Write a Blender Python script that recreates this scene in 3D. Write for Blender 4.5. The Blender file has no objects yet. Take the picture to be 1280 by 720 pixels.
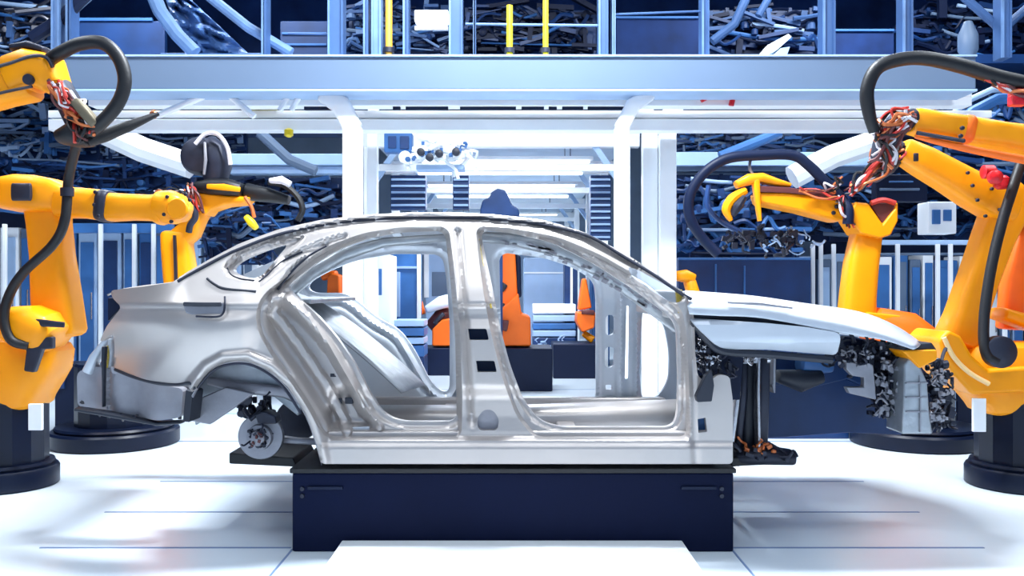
import bpy, bmesh, math, random
import numpy as np
from mathutils import Vector, Matrix, geometry
R = math.radians
F, CX, CY, CH = 1100.0, 640.0, 360.0, 1.5
scene = bpy.context.scene
COL = scene.collection
random.seed(7)

def at(px, py, Y):
    return Vector(((px - CX) / F * Y, Y, CH - (py - CY) / F * Y))

def lin(c):
    return tuple(((v / 255.0) / 12.92 if v / 255.0 <= 0.04045 else ((v / 255.0 + 0.055) / 1.055) ** 2.4) for v in c)

# ------------------------------------------------------------------ materials
MATS = {}
def mat(name, rgb, rough=0.5, metal=0.0, var=0.0, vscale=6.0, bump=0.0, bscale=40.0, emit=None, estr=0.0, coat=0.0, alpha=1.0, stretch=None, spec=0.5):
    if name in MATS:
        return MATS[name]
    m = bpy.data.materials.new(name); m.use_nodes = True
    nt = m.node_tree; b = nt.nodes['Principled BSDF']
    c = lin(rgb)
    b.inputs['Base Color'].default_value = (*c, 1)
    b.inputs['Roughness'].default_value = rough
    b.inputs['Metallic'].default_value = metal
    b.inputs['Specular IOR Level'].default_value = spec
    b.inputs['Coat Weight'].default_value = coat
    b.inputs['Coat Roughness'].default_value = 0.12
    if alpha < 1:
        b.inputs['Alpha'].default_value = alpha
    tc = nt.nodes.new('ShaderNodeTexCoord')
    src = tc.outputs['Object']
    if stretch:
        mp = nt.nodes.new('ShaderNodeMapping'); mp.inputs['Scale'].default_value = stretch
        nt.links.new(src, mp.inputs['Vector']); src = mp.outputs['Vector']
    if var > 0:
        n = nt.nodes.new('ShaderNodeTexNoise'); n.inputs['Scale'].default_value = vscale
        n.inputs['Detail'].default_value = 5
        nt.links.new(src, n.inputs['Vector'])
        r = nt.nodes.new('ShaderNodeValToRGB')
        r.color_ramp.elements[0].position = 0.3; r.color_ramp.elements[1].position = 0.7
        r.color_ramp.elements[0].color = (*[v * (1 - var) for v in c], 1)
        r.color_ramp.elements[1].color = (*[min(1, v * (1 + var)) for v in c], 1)
        nt.links.new(n.outputs['Fac'], r.inputs['Fac'])
        nt.links.new(r.outputs['Color'], b.inputs['Base Color'])
    if bump > 0:
        n2 = nt.nodes.new('ShaderNodeTexNoise'); n2.inputs['Scale'].default_value = bscale
        n2.inputs['Detail'].default_value = 4
        nt.links.new(src, n2.inputs['Vector'])
        bp = nt.nodes.new('ShaderNodeBump'); bp.inputs['Strength'].default_value = bump
        bp.inputs['Distance'].default_value = 0.02
        nt.links.new(n2.outputs['Fac'], bp.inputs['Height'])
        nt.links.new(bp.outputs['Normal'], b.inputs['Normal'])
    if emit:
        b.inputs['Emission Color'].default_value = (*lin(emit), 1)
        b.inputs['Emission Strength'].default_value = estr
    MATS[name] = m
    return m

M_ORANGE = mat('orange_enamel', (255, 158, 0), 0.45, var=0.05, vscale=3, bump=0.03, bscale=60, coat=0.1, spec=0.3)
M_DORANGE = mat('deep_orange_enamel', (250, 108, 4), 0.5, var=0.08, vscale=4)
M_BLACK = mat('black_rubber', (12, 14, 20), 0.5, bump=0.1, bscale=80)
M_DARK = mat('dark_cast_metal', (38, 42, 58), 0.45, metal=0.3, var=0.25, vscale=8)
M_NAVY = mat('navy_enamel', (9, 23, 52), 0.5, spec=0.25, var=0.12, vscale=2)
M_PED = mat('pedestal_navy', (8, 18, 40), 0.35, spec=0.3, var=0.2, vscale=3)
M_PLAT = mat('platform_navy', (4, 15, 46), 0.6, spec=0.12, var=0.15, vscale=1.2, bump=0.03, bscale=20)
M_BODY = mat('zinc_body_sheet', (190, 183, 179), 0.31, metal=0.5, var=0.04, vscale=2.5, bump=0.02, bscale=9)
M_INNER = mat('zinc_inner_sheet', (172, 178, 184), 0.34, metal=0.5, var=0.16, vscale=9, bump=0.25, bscale=14)
M_HOOD = mat('white_primed_sheet', (198, 205, 214), 0.32, metal=0.2, var=0.02)
M_GREY = mat('bare_grey_steel', (150, 150, 158), 0.45, metal=0.4, var=0.15, vscale=7, bump=0.15, bscale=18)
M_STEEL = mat('bright_steel', (185, 185, 190), 0.25, metal=0.9, var=0.2, vscale=20)
M_SEAM = mat('dark_seam', (30, 36, 50), 0.5)
M_BRASS = mat('yellow_sealant', (190, 165, 60), 0.5, var=0.3, vscale=30)
M_COL = mat('column_blue', (62, 92, 138), 0.5, spec=0.3, var=0.15, vscale=3)
M_DIAG = mat('brace_blue', (96, 128, 172), 0.45, var=0.2, vscale=4)
M_WHITE = mat('white_enamel', (244, 248, 252), 0.4, var=0.04, vscale=2)
M_PALE = mat('pale_blue_enamel', (160, 188, 222), 0.4, var=0.1, vscale=2)
M_BEAM = mat('blue_grey_girder', (92, 112, 138), 0.5, var=0.03, vscale=1.5)
M_MID = mat('mid_blue_enamel', (52, 104, 165), 0.45, var=0.2, vscale=2)
M_DBLUE = mat('dark_blue_enamel', (16, 52, 102), 0.45, var=0.3, vscale=2.5)
M_RED = mat('red_plastic', (205, 20, 35), 0.4, var=0.2, vscale=40)
M_YEL = mat('yellow_enamel', (225, 200, 20), 0.45)
M_COPPER = mat('copper_cable', (200, 110, 60), 0.4, metal=0.3)
M_CWHITE = mat('white_cable', (215, 210, 215), 0.4)
M_CRED = mat('red_cable', (190, 50, 40), 0.4)
M_CBROWN = mat('brown_cable', (95, 45, 45), 0.45)
M_GLASS = mat('tinted_screen', (90, 130, 185), 0.1, alpha=0.45)
M_LAMP = mat('lamp_diffuser', (255, 255, 255), 0.5, emit=(226, 240, 255), estr=1.6)
M_LAMP2 = mat('far_lamp_diffuser', (255, 255, 255), 0.5, emit=(222, 238, 255), estr=2.2)

# ------------------------------------------------------------------ mesh builder
def catmull(pts, k=6, closed=False):
    pts = [Vector(p) for p in pts]
    if len(pts) < 3: return pts
    out = []; n = len(pts)
    for i in range(n if closed else n - 1):
        g = (lambda j: pts[j % n]) if closed else (lambda j: pts[max(0, min(n - 1, j))])
        p0, p1, p2, p3 = g(i - 1), g(i), g(i + 1), g(i + 2)
        for s in range(k):
            t = s / k
            out.append(0.5 * ((2 * p1) + (p2 - p0) * t + (2 * p0 - 5 * p1 + 4 * p2 - p3) * t * t + (3 * p1 - p0 - 3 * p2 + p3) * t ** 3))
    if not closed: out.append(pts[-1])
    return out

class MB:
    def __init__(s): s.bm = bmesh.new()
    def face(s, vs):
        try: return s.bm.faces.new(vs)
        except ValueError: return None
    def box(s, c, d, rot=None):
        c = Vector(c); hx, hy, hz = d[0] / 2, d[1] / 2, d[2] / 2
        vs = []
        for x, y, z in ((-1,-1,-1),(1,-1,-1),(1,1,-1),(-1,1,-1),(-1,-1,1),(1,-1,1),(1,1,1),(-1,1,1)):
            v = Vector((x*hx, y*hy, z*hz))
            if rot: v = rot @ v
            vs.append(s.bm.verts.new(c + v))
        for q in ((0,3,2,1),(4,5,6,7),(0,1,5,4),(1,2,6,5),(2,3,7,6),(3,0,4,7)):
            s.face([vs[i] for i in q])
        return s
    def pbox(s, x0, y0, x1, y1, Y, dy):
        a, b = at(x0, y1, Y), at(x1, y0, Y)
        return s.box(((a.x+b.x)/2, Y+dy/2, (a.z+b.z)/2), (abs(b.x-a.x), dy, abs(b.z-a.z)))
    def bar(s, a, b, w, h):
        a, b = Vector(a), Vector(b); d = b - a
        q = d.to_track_quat('X', 'Z').to_matrix()
        return s.box((a + b) / 2, (d.length, w, h), q)
    def tube(s, pts, r, n=10, smooth=True, k=6, closed=False):
        P = catmull(pts, k, closed) if smooth and len(pts) > 2 else [Vector(p) for p in pts]
        m = len(P); rings = []
        up = None
        for i, p in enumerate(P):
            if closed: t = P[(i+1) % m] - P[i-1]
            else: t = P[min(m-1, i+1)] - P[max(0, i-1)]
            if t.length < 1e-9: t = Vector((0,0,1))
            t.normalize()
            if up is None:
                up = Vector((0,1,0)) if abs(t.y) < .9 else Vector((1,0,0))
            u = (up - t * up.dot(t))
            if u.length < 1e-6: u = t.orthogonal()
            u.normalize(); up = u; w = t.cross(u)
            if isinstance(r, (list, tuple)):
                f = i / (m - 1) * (len(r) - 1); a = int(min(f, len(r) - 2)); rr = r[a] + (r[a+1]-r[a])*(f-a)
            else: rr = r
            rings.append([s.bm.verts.new(p + (u*math.cos(2*math.pi*j/n) + w*math.sin(2*math.pi*j/n))*rr) for j in range(n)])
        for i in range(m if closed else m - 1):
            A, B = rings[i], rings[(i+1) % m]
            for j in range(n): s.face((A[j], A[(j+1)%n], B[(j+1)%n], B[j]))
        if not closed:
            s.face(rings[0][::-1]); s.face(rings[-1])
        return s
    def lathe(s, prof, o, axis='Z', n=36):
        o = Vector(o); rings = []
        for r, h in prof:
            ring = []
            for j in range(n):
                a = 2*math.pi*j/n; c, q = math.cos(a)*r, math.sin(a)*r
                v = {'Z': (c, q, h), 'Y': (c, h, q), 'X': (h, c, q)}[axis]
                ring.append(s.bm.verts.new(o + Vector(v)))
            rings.append(ring)
        for A, B in zip(rings, rings[1:]):
            for j in range(n): s.face((A[j], A[(j+1)%n], B[(j+1)%n], B[j]))
        s.face(rings[0][::-1]); s.face(rings[-1])
        return s
    def prism(s, pts, Y0, Y1):
        """outline in photo pixels at depth Y0, given real thickness to Y1 (no taper)"""
        A = [s.bm.verts.new(at(x, y, Y0)) for x, y in pts]
        B = [s.bm.verts.new(v.co + Vector((0, Y1 - Y0, 0))) for v in A]
        n = len(A)
        for i in range(n): s.face((A[i], A[(i+1)%n], B[(i+1)%n], B[i]))
        s.face(A[::-1]); s.face(B)
        return s
    def loft(s, st, n=24, power=3.2, cap=True):
        """st: (point, half width in picture plane, half depth) -> rounded casting"""
        P = [Vector(a[0]) for a in st]; m = len(P); rings = []
        prof = []
        for i in range(m):
            t = (P[min(m-1,i+1)] - P[max(0,i-1)]).normalized()
            u = t.cross(Vector((0,1,0)))
            if u.length < 1e-4: u = Vector((1,0,0))
            u.normalize(); w = t.cross(u).normalized()
            prof.append((P[i], u, w, st[i][1], st[i][2], t))
        if cap:
            for end, sg in ((0, -1), (-1, 1)):
                p, u, w, a, b, t = prof[end]
                q = min(a, b)
                extra = [(p + t*sg*q*0.18, u, w, a*0.93, b*0.93, t), (p + t*sg*q*0.30, u, w, a*0.75, b*0.75, t), (p + t*sg*q*0.33, u, w, a*0.4, b*0.4, t)]
                prof = (extra[::-1] + prof) if end == 0 else (prof + extra)
        for p, u, w, a, b, t in prof:
            ring = []
            for j in range(n):
                an = 2*math.pi*j/n; c, q = math.cos(an), math.sin(an)
                ring.append(s.bm.verts.new(p + u*(math.copysign(abs(c)**(2/power), c)*a) + w*(math.copysign(abs(q)**(2/power), q)*b)))
            rings.append(ring)
        for A, B in zip(rings, rings[1:]):
            for j in range(n): s.face((A[j], A[(j+1)%n], B[(j+1)%n], B[j]))
        s.face(rings[0][::-1]); s.face(rings[-1])
        return s
    def plink(s, st, Y, n=24, power=3.2, dY=0.0):
        k = Y / F
        return s.loft([(at(a[0], a[1], Y) + Vector((0, dY + (a[4] if len(a) > 4 else 0), 0)), a[2]*k, a[3]) for a in st], n, power)
    def build(s, name, m, parent=None, bevel=0.0, smooth=True, ang=35, seg=2):
        bmesh.ops.recalc_face_normals(s.bm, faces=s.bm.faces)
        me = bpy.data.meshes.new(name); s.bm.to_mesh(me); s.bm.free()
        o = bpy.data.objects.new(name, me); COL.objects.link(o)
        me.materials.append(m)
        if smooth:
            me.shade_smooth()
            if not bevel: me.set_sharp_from_angle(angle=R(ang))
        if bevel:
            b = o.modifiers.new('bevel', 'BEVEL'); b.width = bevel; b.segments = seg
            b.limit_method = 'ANGLE'; b.angle_limit = R(40); b.harden_normals = True
        if parent:
            o.parent = parent
            if parent.type == 'EMPTY': o.matrix_parent_inverse = Matrix.Translation(-parent.location)
        return o

def tag(o, label, cat, group=None):
    o['label'] = label; o['category'] = cat
    if group: o['group'] = group
    return o
def thing(name, label, cat, loc=(0,0,0), group=None):
    o = bpy.data.objects.new(name, None); COL.objects.link(o); o.location = loc
    o.empty_display_size = 0.2
    return tag(o, label, cat, group)
def struct(name, mb, m, **k):
    o = mb.build(name, m, **k); o['kind'] = 'structure'; return o
def copy_tree(o, parent=None):
    c = o.copy(); COL.objects.link(c)
    if parent: c.parent = parent
    for ch in o.children: copy_tree(ch, c)
    return c

# ------------------------------------------------------------------ 2D helpers for pressed panels
def chaikin(P, mx=7.0, it=2, closed=True):
    P = [tuple(p) for p in P]
    for _ in range(it):
        out = []; n = len(P)
        rng = range(n if closed else n - 1)
        if not closed: out.append(P[0])
        for i in rng:
            a, b = P[i], P[(i+1) % n]; L = math.hypot(b[0]-a[0], b[1]-a[1])
            c = min(0.25 * L, mx) / max(L, 1e-6)
            out.append((a[0]+(b[0]-a[0])*c, a[1]+(b[1]-a[1])*c)); out.append((b[0]-(b[0]-a[0])*c, b[1]-(b[1]-a[1])*c))
        if not closed: out.append(P[-1])
        P = out; mx *= 0.4
    return P
def resample(P, step, closed=True):
    P = np.array(P + ([P[0]] if closed else []), float)
    d = np.r_[0, np.cumsum(np.hypot(*np.diff(P, axis=0).T))]
    n = max(3, int(round(d[-1] / step)))
    t = np.linspace(0, d[-1], n + 1)
    if closed: t = t[:-1]
    return np.c_[np.interp(t, d, P[:,0]), np.interp(t, d, P[:,1])]
def inside(poly, x, y):
    poly = np.asarray(poly, float); r = np.zeros(np.shape(x), bool); n = len(poly)
    for i in range(n):
        x1, y1 = poly[i]; x2, y2 = poly[(i+1) % n]
        c = ((y1 > y) != (y2 > y))
        xs = (x2 - x1) * (y - y1) / ((y2 - y1) if y2 != y1 else 1e-9) + x1
        r ^= (c & (x < xs))
    return r
def dist(poly, x, y, closed=True):
    poly = np.asarray(poly, float)
    A = poly if closed else poly[:-1]; B = np.roll(poly, -1, 0) if closed else poly[1:]
    best = np.full(np.shape(x), 1e9)
    for (ax, ay), (bx, by) in zip(A, B):
        dx, dy = bx-ax, by-ay; L = dx*dx + dy*dy + 1e-12
        t = np.clip(((x-ax)*dx + (y-ay)*dy) / L, 0, 1)
        best = np.minimum(best, np.hypot(x-ax-t*dx, y-ay-t*dy))
    return best
def ss(a, b, x):
    t = np.clip((x - a) / (b - a), 0, 1); return t*t*(3-2*t)

def panel(name, m, parent, outline, holes, depth, thick=0.04, guides=(), grid=6.0, step=4.0, ang=28):
    """a pressed sheet: outline, openings and crease lines traced from the photo, curved in depth"""
    loops = [resample(outline, step)] + [resample(h, step) for h in holes]
    pts, edges = [], []
    for L in loops:
        b = len(pts); pts += [tuple(p) for p in L]; n = len(L)
        edges += [(b+i, b+(i+1) % n) for i in range(n)]
    nb = len(pts); G = []
    for g, closed in guides:
        L = resample(g, step, closed)
        ok = inside(loops[0], L[:,0], L[:,1])
        for h in loops[1:]: ok &= ~inside(h, L[:,0], L[:,1])
        for l in loops: ok &= dist(l, L[:,0], L[:,1]) > 2.7
        idx = {}
        for i, p in enumerate(L):
            if ok[i]: idx[i] = len(pts); pts.append(tuple(p))
        n = len(L)
        for i in range(n if closed else n-1):
            j = (i+1) % n
            if i in idx and j in idx: edges.append((idx[i], idx[j]))
        G.append((L, closed))
    o = np.array(loops[0]); x0, y0 = o.min(0); x1, y1 = o.max(0)
    gx, gy = [], []; row = 0; y = y0
    while y < y1:
        xs = np.arange(x0 + (grid/2 if row % 2 else 0), x1, grid); gx += list(xs); gy += [y]*len(xs); y += grid*0.87; row += 1
    gx, gy = np.array(gx), np.array(gy)
    ok = inside(loops[0], gx, gy)
    for h in loops[1:]: ok &= ~inside(h, gx, gy)
    for l in loops: ok &= dist(l, gx, gy) > step*0.6
    for L, c in G: ok &= dist(L, gx, gy, c) > step*0.5
    pts += list(zip(gx[ok], gy[ok]))
    res = geometry.delaunay_2d_cdt([Vector(p) for p in pts], edges, [], 0, 1e-4)
    V = np.array([tuple(v) for v in res[0]]); T = [f for f in res[2]]
    cx = np.array([V[list(f)].mean(0) for f in T])
    ok = inside(loops[0], cx[:,0], cx[:,1])
    for h in loops[1:]: ok &= ~inside(h, cx[:,0], cx[:,1])
    T = [f for f, k in zip(T, ok) if k]
    D = depth(V[:,0], V[:,1])
    bm = bmesh.new()
    A = [bm.verts.new(at(V[i,0], V[i,1], D[i])) for i in range(len(V))]
    B = [bm.verts.new(a.co + Vector((0, thick, 0))) for a in A]
    cnt = {}
    for f in T:
        for i in range(len(f)):
            e = (f[i], f[(i+1) % len(f)]); cnt[tuple(sorted(e))] = cnt.get(tuple(sorted(e)), 0) + 1
    for f in T:
        bm.faces.new([A[i] for i in f]); bm.faces.new([B[i] for i in reversed(f)])
        for i in range(len(f)):
            a, b = f[i], f[(i+1) % len(f)]
            if cnt[tuple(sorted((a, b)))] == 1: bm.faces.new((A[b], A[a], B[a], B[b]))
    for v in [v for v in bm.verts if not v.link_faces]: bm.verts.remove(v)
    mb = MB(); mb.bm.free(); mb.bm = bm
    return mb.build(name, m, parent, ang=ang)

def grid_surface(name, m, parent, rows, thick=0.0, k=5, ang=40):
    """rows of points lofted with a smooth spline in both directions"""
    R1 = [catmull(r, k) for r in rows]
    cols = [catmull([r[i] for r in R1], k) for i in range(len(R1[0]))]
    mb = MB(); vs = [[mb.bm.verts.new(p) for p in c] for c in cols]
    for a, b in zip(vs, vs[1:]):
        for i in range(len(a)-1): mb.face((a[i], a[i+1], b[i+1], b[i]))
    o = mb.build(name, m, parent, ang=ang)
    if thick:
        s = o.modifiers.new('solid', 'SOLIDIFY'); s.thickness = thick; s.offset = 0
    return o

def clutter(mb, c, d, n, seed=0, s=(0.03, 0.09), tubes=0.4):
    """closely packed small castings, brackets and pipes inside a box"""
    rr = random.Random(seed); c = Vector(c)
    for _ in range(n):
        p = c + Vector([rr.uniform(-.5, .5)*v for v in d])
        t = rr.random()
        if t < tubes:
            q = [p]
            for _k in range(3): q.append(q[-1] + Vector([rr.uniform(-1, 1)*s[1] for _ in range(3)]))
            mb.tube(q, rr.uniform(.12, .25)*s[1], 6, k=3)
        elif t < tubes + .2:
            r_ = rr.uniform(*s)*.6
            mb.lathe([(r_*.6, -r_*.6), (r_, -r_*.5), (r_, r_*.3), (r_*.5, r_*.6)], p, rr.choice('XYZ'), 12)
        else:
            mb.box(p, [rr.uniform(*s) for _ in range(3)], Matrix.Rotation(rr.choice([0, 0, .3, -.5]), 3, 'Y'))
    return mb

def streaks(mb, c, d, n, seed=0, s=(0.02, 0.07), L=(.1, .6)):
    """bundled trunking, cable runs and small fittings, mostly lying along the rack"""
    rr = random.Random(seed); c = Vector(c)
    for _ in range(n):
        p = c + Vector([rr.uniform(-.5, .5)*v for v in d]); t = rr.random()
        l = min(rr.uniform(*L), d[0]*.6)
        if t < .45:
            mb.box(p, (l, rr.uniform(*s), rr.uniform(*s)*.6), Matrix.Rotation(rr.gauss(0, .18), 3, 'Y'))
        elif t < .65:
            q = [p + Vector((l*(k-1.5)*.4, rr.uniform(-.03,.03), rr.uniform(-.5,.5)*d[2]*.35)) for k in range(4)]
            mb.tube(q, rr.uniform(.15,.3)*s[1], 6, k=4)
        elif t < .8:
            mb.box(p, (rr.uniform(*s), rr.uniform(*s), min(l*.6, d[2]*.6)), Matrix.Rotation(rr.gauss(0, .1), 3, 'Y'))
        else:
            r_ = rr.uniform(*s)*.6
            mb.lathe([(r_*.6, -r_), (r_, -r_*.8), (r_, r_*.6), (r_*.5, r_)], p, rr.choice('XYZ'), 10)
    return mb
LP = (850, 60, 70, 140, 240, 140); WORLD = 0.45; EXPO = 0.45
# ================================================================== CAR BODY SHELL
car = thing('car_body', 'bare silver four-door car body shell without doors on the navy platform', 'car', (0, 5.9, 0.5))

H1R = chaikin([(561,283),(500,284),(455,291),(415,305),(382,325),(352,350),(330,366),(319,388),(322,415),(340,446),(365,480),(386,512),(400,540),(410,548),(577,548),(578,500),(576,420),(567,330)])
H2R = chaikin([(556,288),(500,290),(462,297),(424,311),(392,331),(368,350),(358,360),(372,372),(395,392),(420,420),(444,455),(464,495),(480,518),(502,527),(571,527),(569,420),(562,340)])
H1F = chaikin([(594,282),(640,285),(700,297),(750,318),(795,344),(852,384),(859,420),(862,500),(861,548),(668,548),(645,520),(627,470),(612,410),(601,345)])
H2F = chaikin([(600,287),(640,291),(690,303),(740,328),(790,360),(836,394),(846,408),(848,470),(847,520),(840,534),(700,534),(674,526),(654,500),(637,455),(624,405),(614,352),(605,312)])
QW1 = chaikin([(280,338),(296,320),(335,304),(380,292),(382,300),(360,318),(330,353),(300,351),(284,347)])
QW2 = chaikin([(289,338),(301,326),(335,312),(362,304),(350,318),(324,349),(302,346)])
BH = [[(585,411),(608,411),(611,425),(587,425)], [(595,451),(618,451),(621,465),(597,465)]]
BH3 = chaikin([(596,524),(604,512),(616,512),(624,524),(622,538),(598,538)], 3)
HP1 = [(872,524),(882,522),(884,540),(873,541)]
WS = chaikin([(784,333),(800,338),(826,352),(853,368),(853,378),(838,378),(812,362),(790,346)], 3)
OUT = [(138,363),(180,358),(216,353),(232,341),(262,324),(300,304),(350,286),(400,275),(450,269),(500,266),(560,265),(620,268),(680,275),(730,290),(780,316),(820,341),(856,366),(865,384),(868,400),(869,440),(872,470),(884,479),(898,468),(912,470),(916,500),(916,580),(401,580),(396,556),(382,517),(360,484),(336,463),(308,451),(280,453),(262,463),(248,480),(240,492),(236,483),(222,482),(196,480),(166,471),(142,463),(143,440),(143,422),(139,417),(131,425),(124,428),(133,408),(152,384),(140,372)]
OUTc = chaikin(OUT, 3.0)
GROOVE = [(284,334),(300,318),(345,299),(400,284),(450,277),(520,273.5),(600,275),(680,283),(730,298),(790,331),(850,371)]
ARCH = [(402,580),(396,556),(382,517),(360,484),(336,463),(308,451),(280,453),(262,463),(248,480),(240,494)]
DOG1 = [(345,372),(342,392),(372,430),(405,478),(428,520),(434,540)]      # pressed rib down the rear door frame
DOG2 = [(362,372),(385,400),(412,438),(436,480),(452,512),(474,534)]

CH1 = [(324,352),(340,338),(356,325),(378,315),(400,306),(430,296)]
CH2 = [(347,362),(366,338),(386,320),(408,308)]
def nearY(x, y):
    Y = 5.0 + 0.34*np.clip((380-y)/112, 0, 1.1)**1.25
    Y = Y + 0.34*np.clip((240-x)/115, 0, 1.2)**2
    q = ss(345, 300, x)
    Y = Y - q*0.045*np.exp(-((y-400)/22.)**2) - q*0.02*ss(388, 380, y)
    # haunch: swells outwards above the wheel arch, falls in towards the lower tail
    Y = Y - q*0.07*np.exp(-(((x-265)/60.)**2 + ((y-425)/32.)**2))
    Y = Y + 0.13*ss(255, 170, x + (y-400)*0.9)*ss(400, 480, y)
    dA = dist(ARCH, x, y, False)
    Y = Y - 0.035*ss(16, 7, dA)*ss(420, 400, x) + 0.03*ss(5, 0, dA)*ss(420, 400, x)
    # groove under the roof rail
    dG = dist(GROOVE, x, y, False); Y = Y + 0.035*ss(5.0, 2.0, dG)
    for cl in (CH1, CH2): Y = Y + 0.03*ss(5.5, 1.5, dist(cl, x, y, False))
    # rear door frame
    i1 = inside(H1R, x, y); d1 = dist(H1R, x, y); i2d = dist(H2R, x, y)
    rec = i1*0.07*ss(0, 5, d1)
    gt = ss(0, 4, d1)
    rec = rec + gt*i1*0.03*ss(10, 5, i2d)
    low = gt*i1*ss(360, 380, y)*ss(560, 500, x)
    rec = rec + low*(0.10*ss(12, 24, i2d)*ss(8, 22, d1))
    rec = rec - low*0.07*ss(9, 4, dist(DOG1, x, y, False)) - low*0.06*ss(7, 3, dist(DOG2, x, y, False))
    Y = Y + rec
    i1 = inside(H1F, x, y); d1 = dist(H1F, x, y); i2d = dist(H2F, x, y)
    Y = Y + i1*0.06*ss(0, 4.5, d1) + i1*ss(0, 4, d1)*0.03*ss(7, 4, i2d)
    i1 = inside(QW1, x, y); Y = Y + i1*0.05*ss(0, 5, dist(QW1, x, y))
    # sill step and B pillar
    inb = ss(408,416,x)*ss(864,858,x)
    Y = Y + inb*0.045*ss(551, 544, y)*ss(480, 500, y)
    pb = ss(554,562,x)*ss(676,664,x)*ss(540,520,y)
    Y = Y + pb*(0.05*ss(379, 384, y)*ss(420, 384, y) + 0.018*ss(384, 400, y))
    xc = 583 + (y-280)*0.10
    Y = Y + pb*ss(284,290,y)*0.03*np.exp(-((x-(573+(y-300)*0.075))/4.0)**2)
    # hinge panel
    Y = Y + ss(856,860,x)*0.03*np.exp(-((x-(864+(y-400)*0.03))/4.0)**2) + 0.02*ss(430, 440, y)*ss(868, 876, x)
    Y = Y - 0.02*ss(552, 560, y)*(x > 400)
    return Y
holes = [H2R, H2F, QW2, WS] + BH + [BH3, HP1]
guides = [(H1R, True), (H1F, True), (QW1, True)]
def offset(P, d, cx=None, cy=None):
    P = resample(P, 4); n = len(P)
    t = np.roll(P, -1, 0) - np.roll(P, 1, 0); t /= np.hypot(t[:,0], t[:,1])[:,None] + 1e-9
    s = np.sign(np.sum(P[:,0]*np.roll(P[:,1], -1) - np.roll(P[:,0], -1)*P[:,1]))
    return P + s*d*np.c_[t[:,1], -t[:,0]]
guides += [([tuple(p) for p in offset(H1R, -5)], True), ([tuple(p) for p in offset(H1F, -4.5)], True)]
guides += [([(572,290),(581,400),(589,520)], False), (GROOVE, False), ([(410,551),(862,551)], False), ([(400,557),(914,557)], False), ([(412,544),(860,544)], False)]
side = panel('body_side', M_BODY, car, OUTc, holes, nearY, 0.05, guides, grid=2.8, step=2.4, ang=55)
def sY(x, y, d=0.0): return float(nearY(np.array([float(x)]), np.array([float(y)]))[0]) + d
def on(pts, d=0.0): return [at(x, y, sY(x, y, d)) for x, y in pts]
MB().tube(on([(222,352),(250,336),(284,318),(300,311),(345,294),(400,281.5),(450,275.5),(500,272.5),(560,271.5),(610,273),(660,278),(700,285),(740,297),(780,321),(815,342),(850,366),(864,374)], -.002), .010, 8, k=5).build('roof_gap_shade', M_DARK, car)  # dark tube standing in for the gap and its shade under the roof rail
MB().tube(on(CH1[:4], .0), .007, 8).build('pillar_groove_line', M_DARK, car)  # thin dark tubes laid in the pillar grooves
MB().tube(on(CH2, .0), .007, 8).build('pillar_groove_line', M_DARK, car)
MB().tube(on([(284,335),(288,343),(300,348.5),(318,351)], -.002), .006, 8).build('quarter_window_seal', M_DARK, car)
MB().tube(on([(144,462),(166,471),(196,479),(222,481),(237,479),(243,486)], .0), .010, 8).build('bumper_seam', M_SEAM, car)
MB().tube(on([(247,485),(262,467),(280,457),(308,455),(334,466),(356,486),(376,517)], .02), .008, 8).build('arch_lip_shade', M_DARK, car)  # dark tube drawn as the shade tucked under the arch lip
side['label'] = 'near pressed body side with rear quarter, pillars and sill'

# reinforcement seen through the pillar holes
MB().prism([(580,400),(622,400),(632,490),(586,490)], 5.17, 5.19).build('pillar_reinforcement', M_DBLUE, car)
MB().prism([(586,492),(640,492),(650,542),(590,542)], 5.10, 5.12).build('pillar_foot_plate', M_GREY, car)
MB().prism([(866,515),(890,515),(890,548),(866,548)], 5.12, 5.14).build('hinge_reinforcement', M_MID, car)
# yellow sealant edge down the B pillar and at the A pillar foot
mb = MB(); mb.tube([at(597,290,5.32), at(605,340,5.18), at(614,385,5.07)], 0.006, 6); mb.build('sealant_bead', M_BRASS, car)
MB().prism([(845,362),(853,362),(855,385),(848,392)], 5.05, 5.09).build('sealed_joint', M_BRASS, car, bevel=0.004)

# far side
def farY(x, y):
    return 6.86 - 0.34*np.clip((374-y)/90., 0, 1.1)**1.25 + 0.02*np.sin(x*0.9)*0
FH1 = chaikin([(552,318),(490,317),(442,326),(408,340),(384,354),(388,366),(430,366),(446,375),(470,396),(500,412),(520,440),(536,474),(550,489),(562,490),(562,400),(557,340)])
FH2 = chaikin([(624,315),(680,322),(716,334),(742,350),(745,372),(745,500),(738,508),(655,508),(636,480),(626,420)])
FOUT = chaikin([(250,372),(300,345),(360,318),(430,298),(520,288),(600,286),(680,289),(740,303),(795,330),(845,362),(872,385),(872,521),(400,521),(372,478),(330,452),(285,452),(262,480),(200,440)], 3)
FHOLES = [FH1, FH2, chaikin([(757,394),(768,393),(768,418),(757,420)], 3), chaikin([(756,434),(768,433),(767,459),(756,460)], 3), [(757,481),(765,481),(765,487),(757,487)],
          [(783,382),(787,382),(786,474),(781,474)], chaikin([(803,386),(814,388),(830,404),(837,440),(836,478),(820,498),(803,502),(799,470)])]
def farYd(x, y):
    Y = farY(x, y)
    Y = Y + 0.05*ss(8, 3, dist(FH2, x, y)) + 0.05*ss(9, 4, dist(FH1, x, y))
    Y = Y - 0.05*np.exp(-((x-776)/4.)**2) - 0.06*np.exp(-((x-796)/3.)**2)
    Y = Y + 0.03*np.exp(-(dist(offset(FH1, 14), x, y)/3.)**2)
    return Y
fs = panel('far_body_side', M_HOOD, car, FOUT, FHOLES, farYd, 0.05, [], grid=3.5, step=3, ang=50)
fs['label'] = 'inner face of the far body side seen through the openings'

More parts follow.
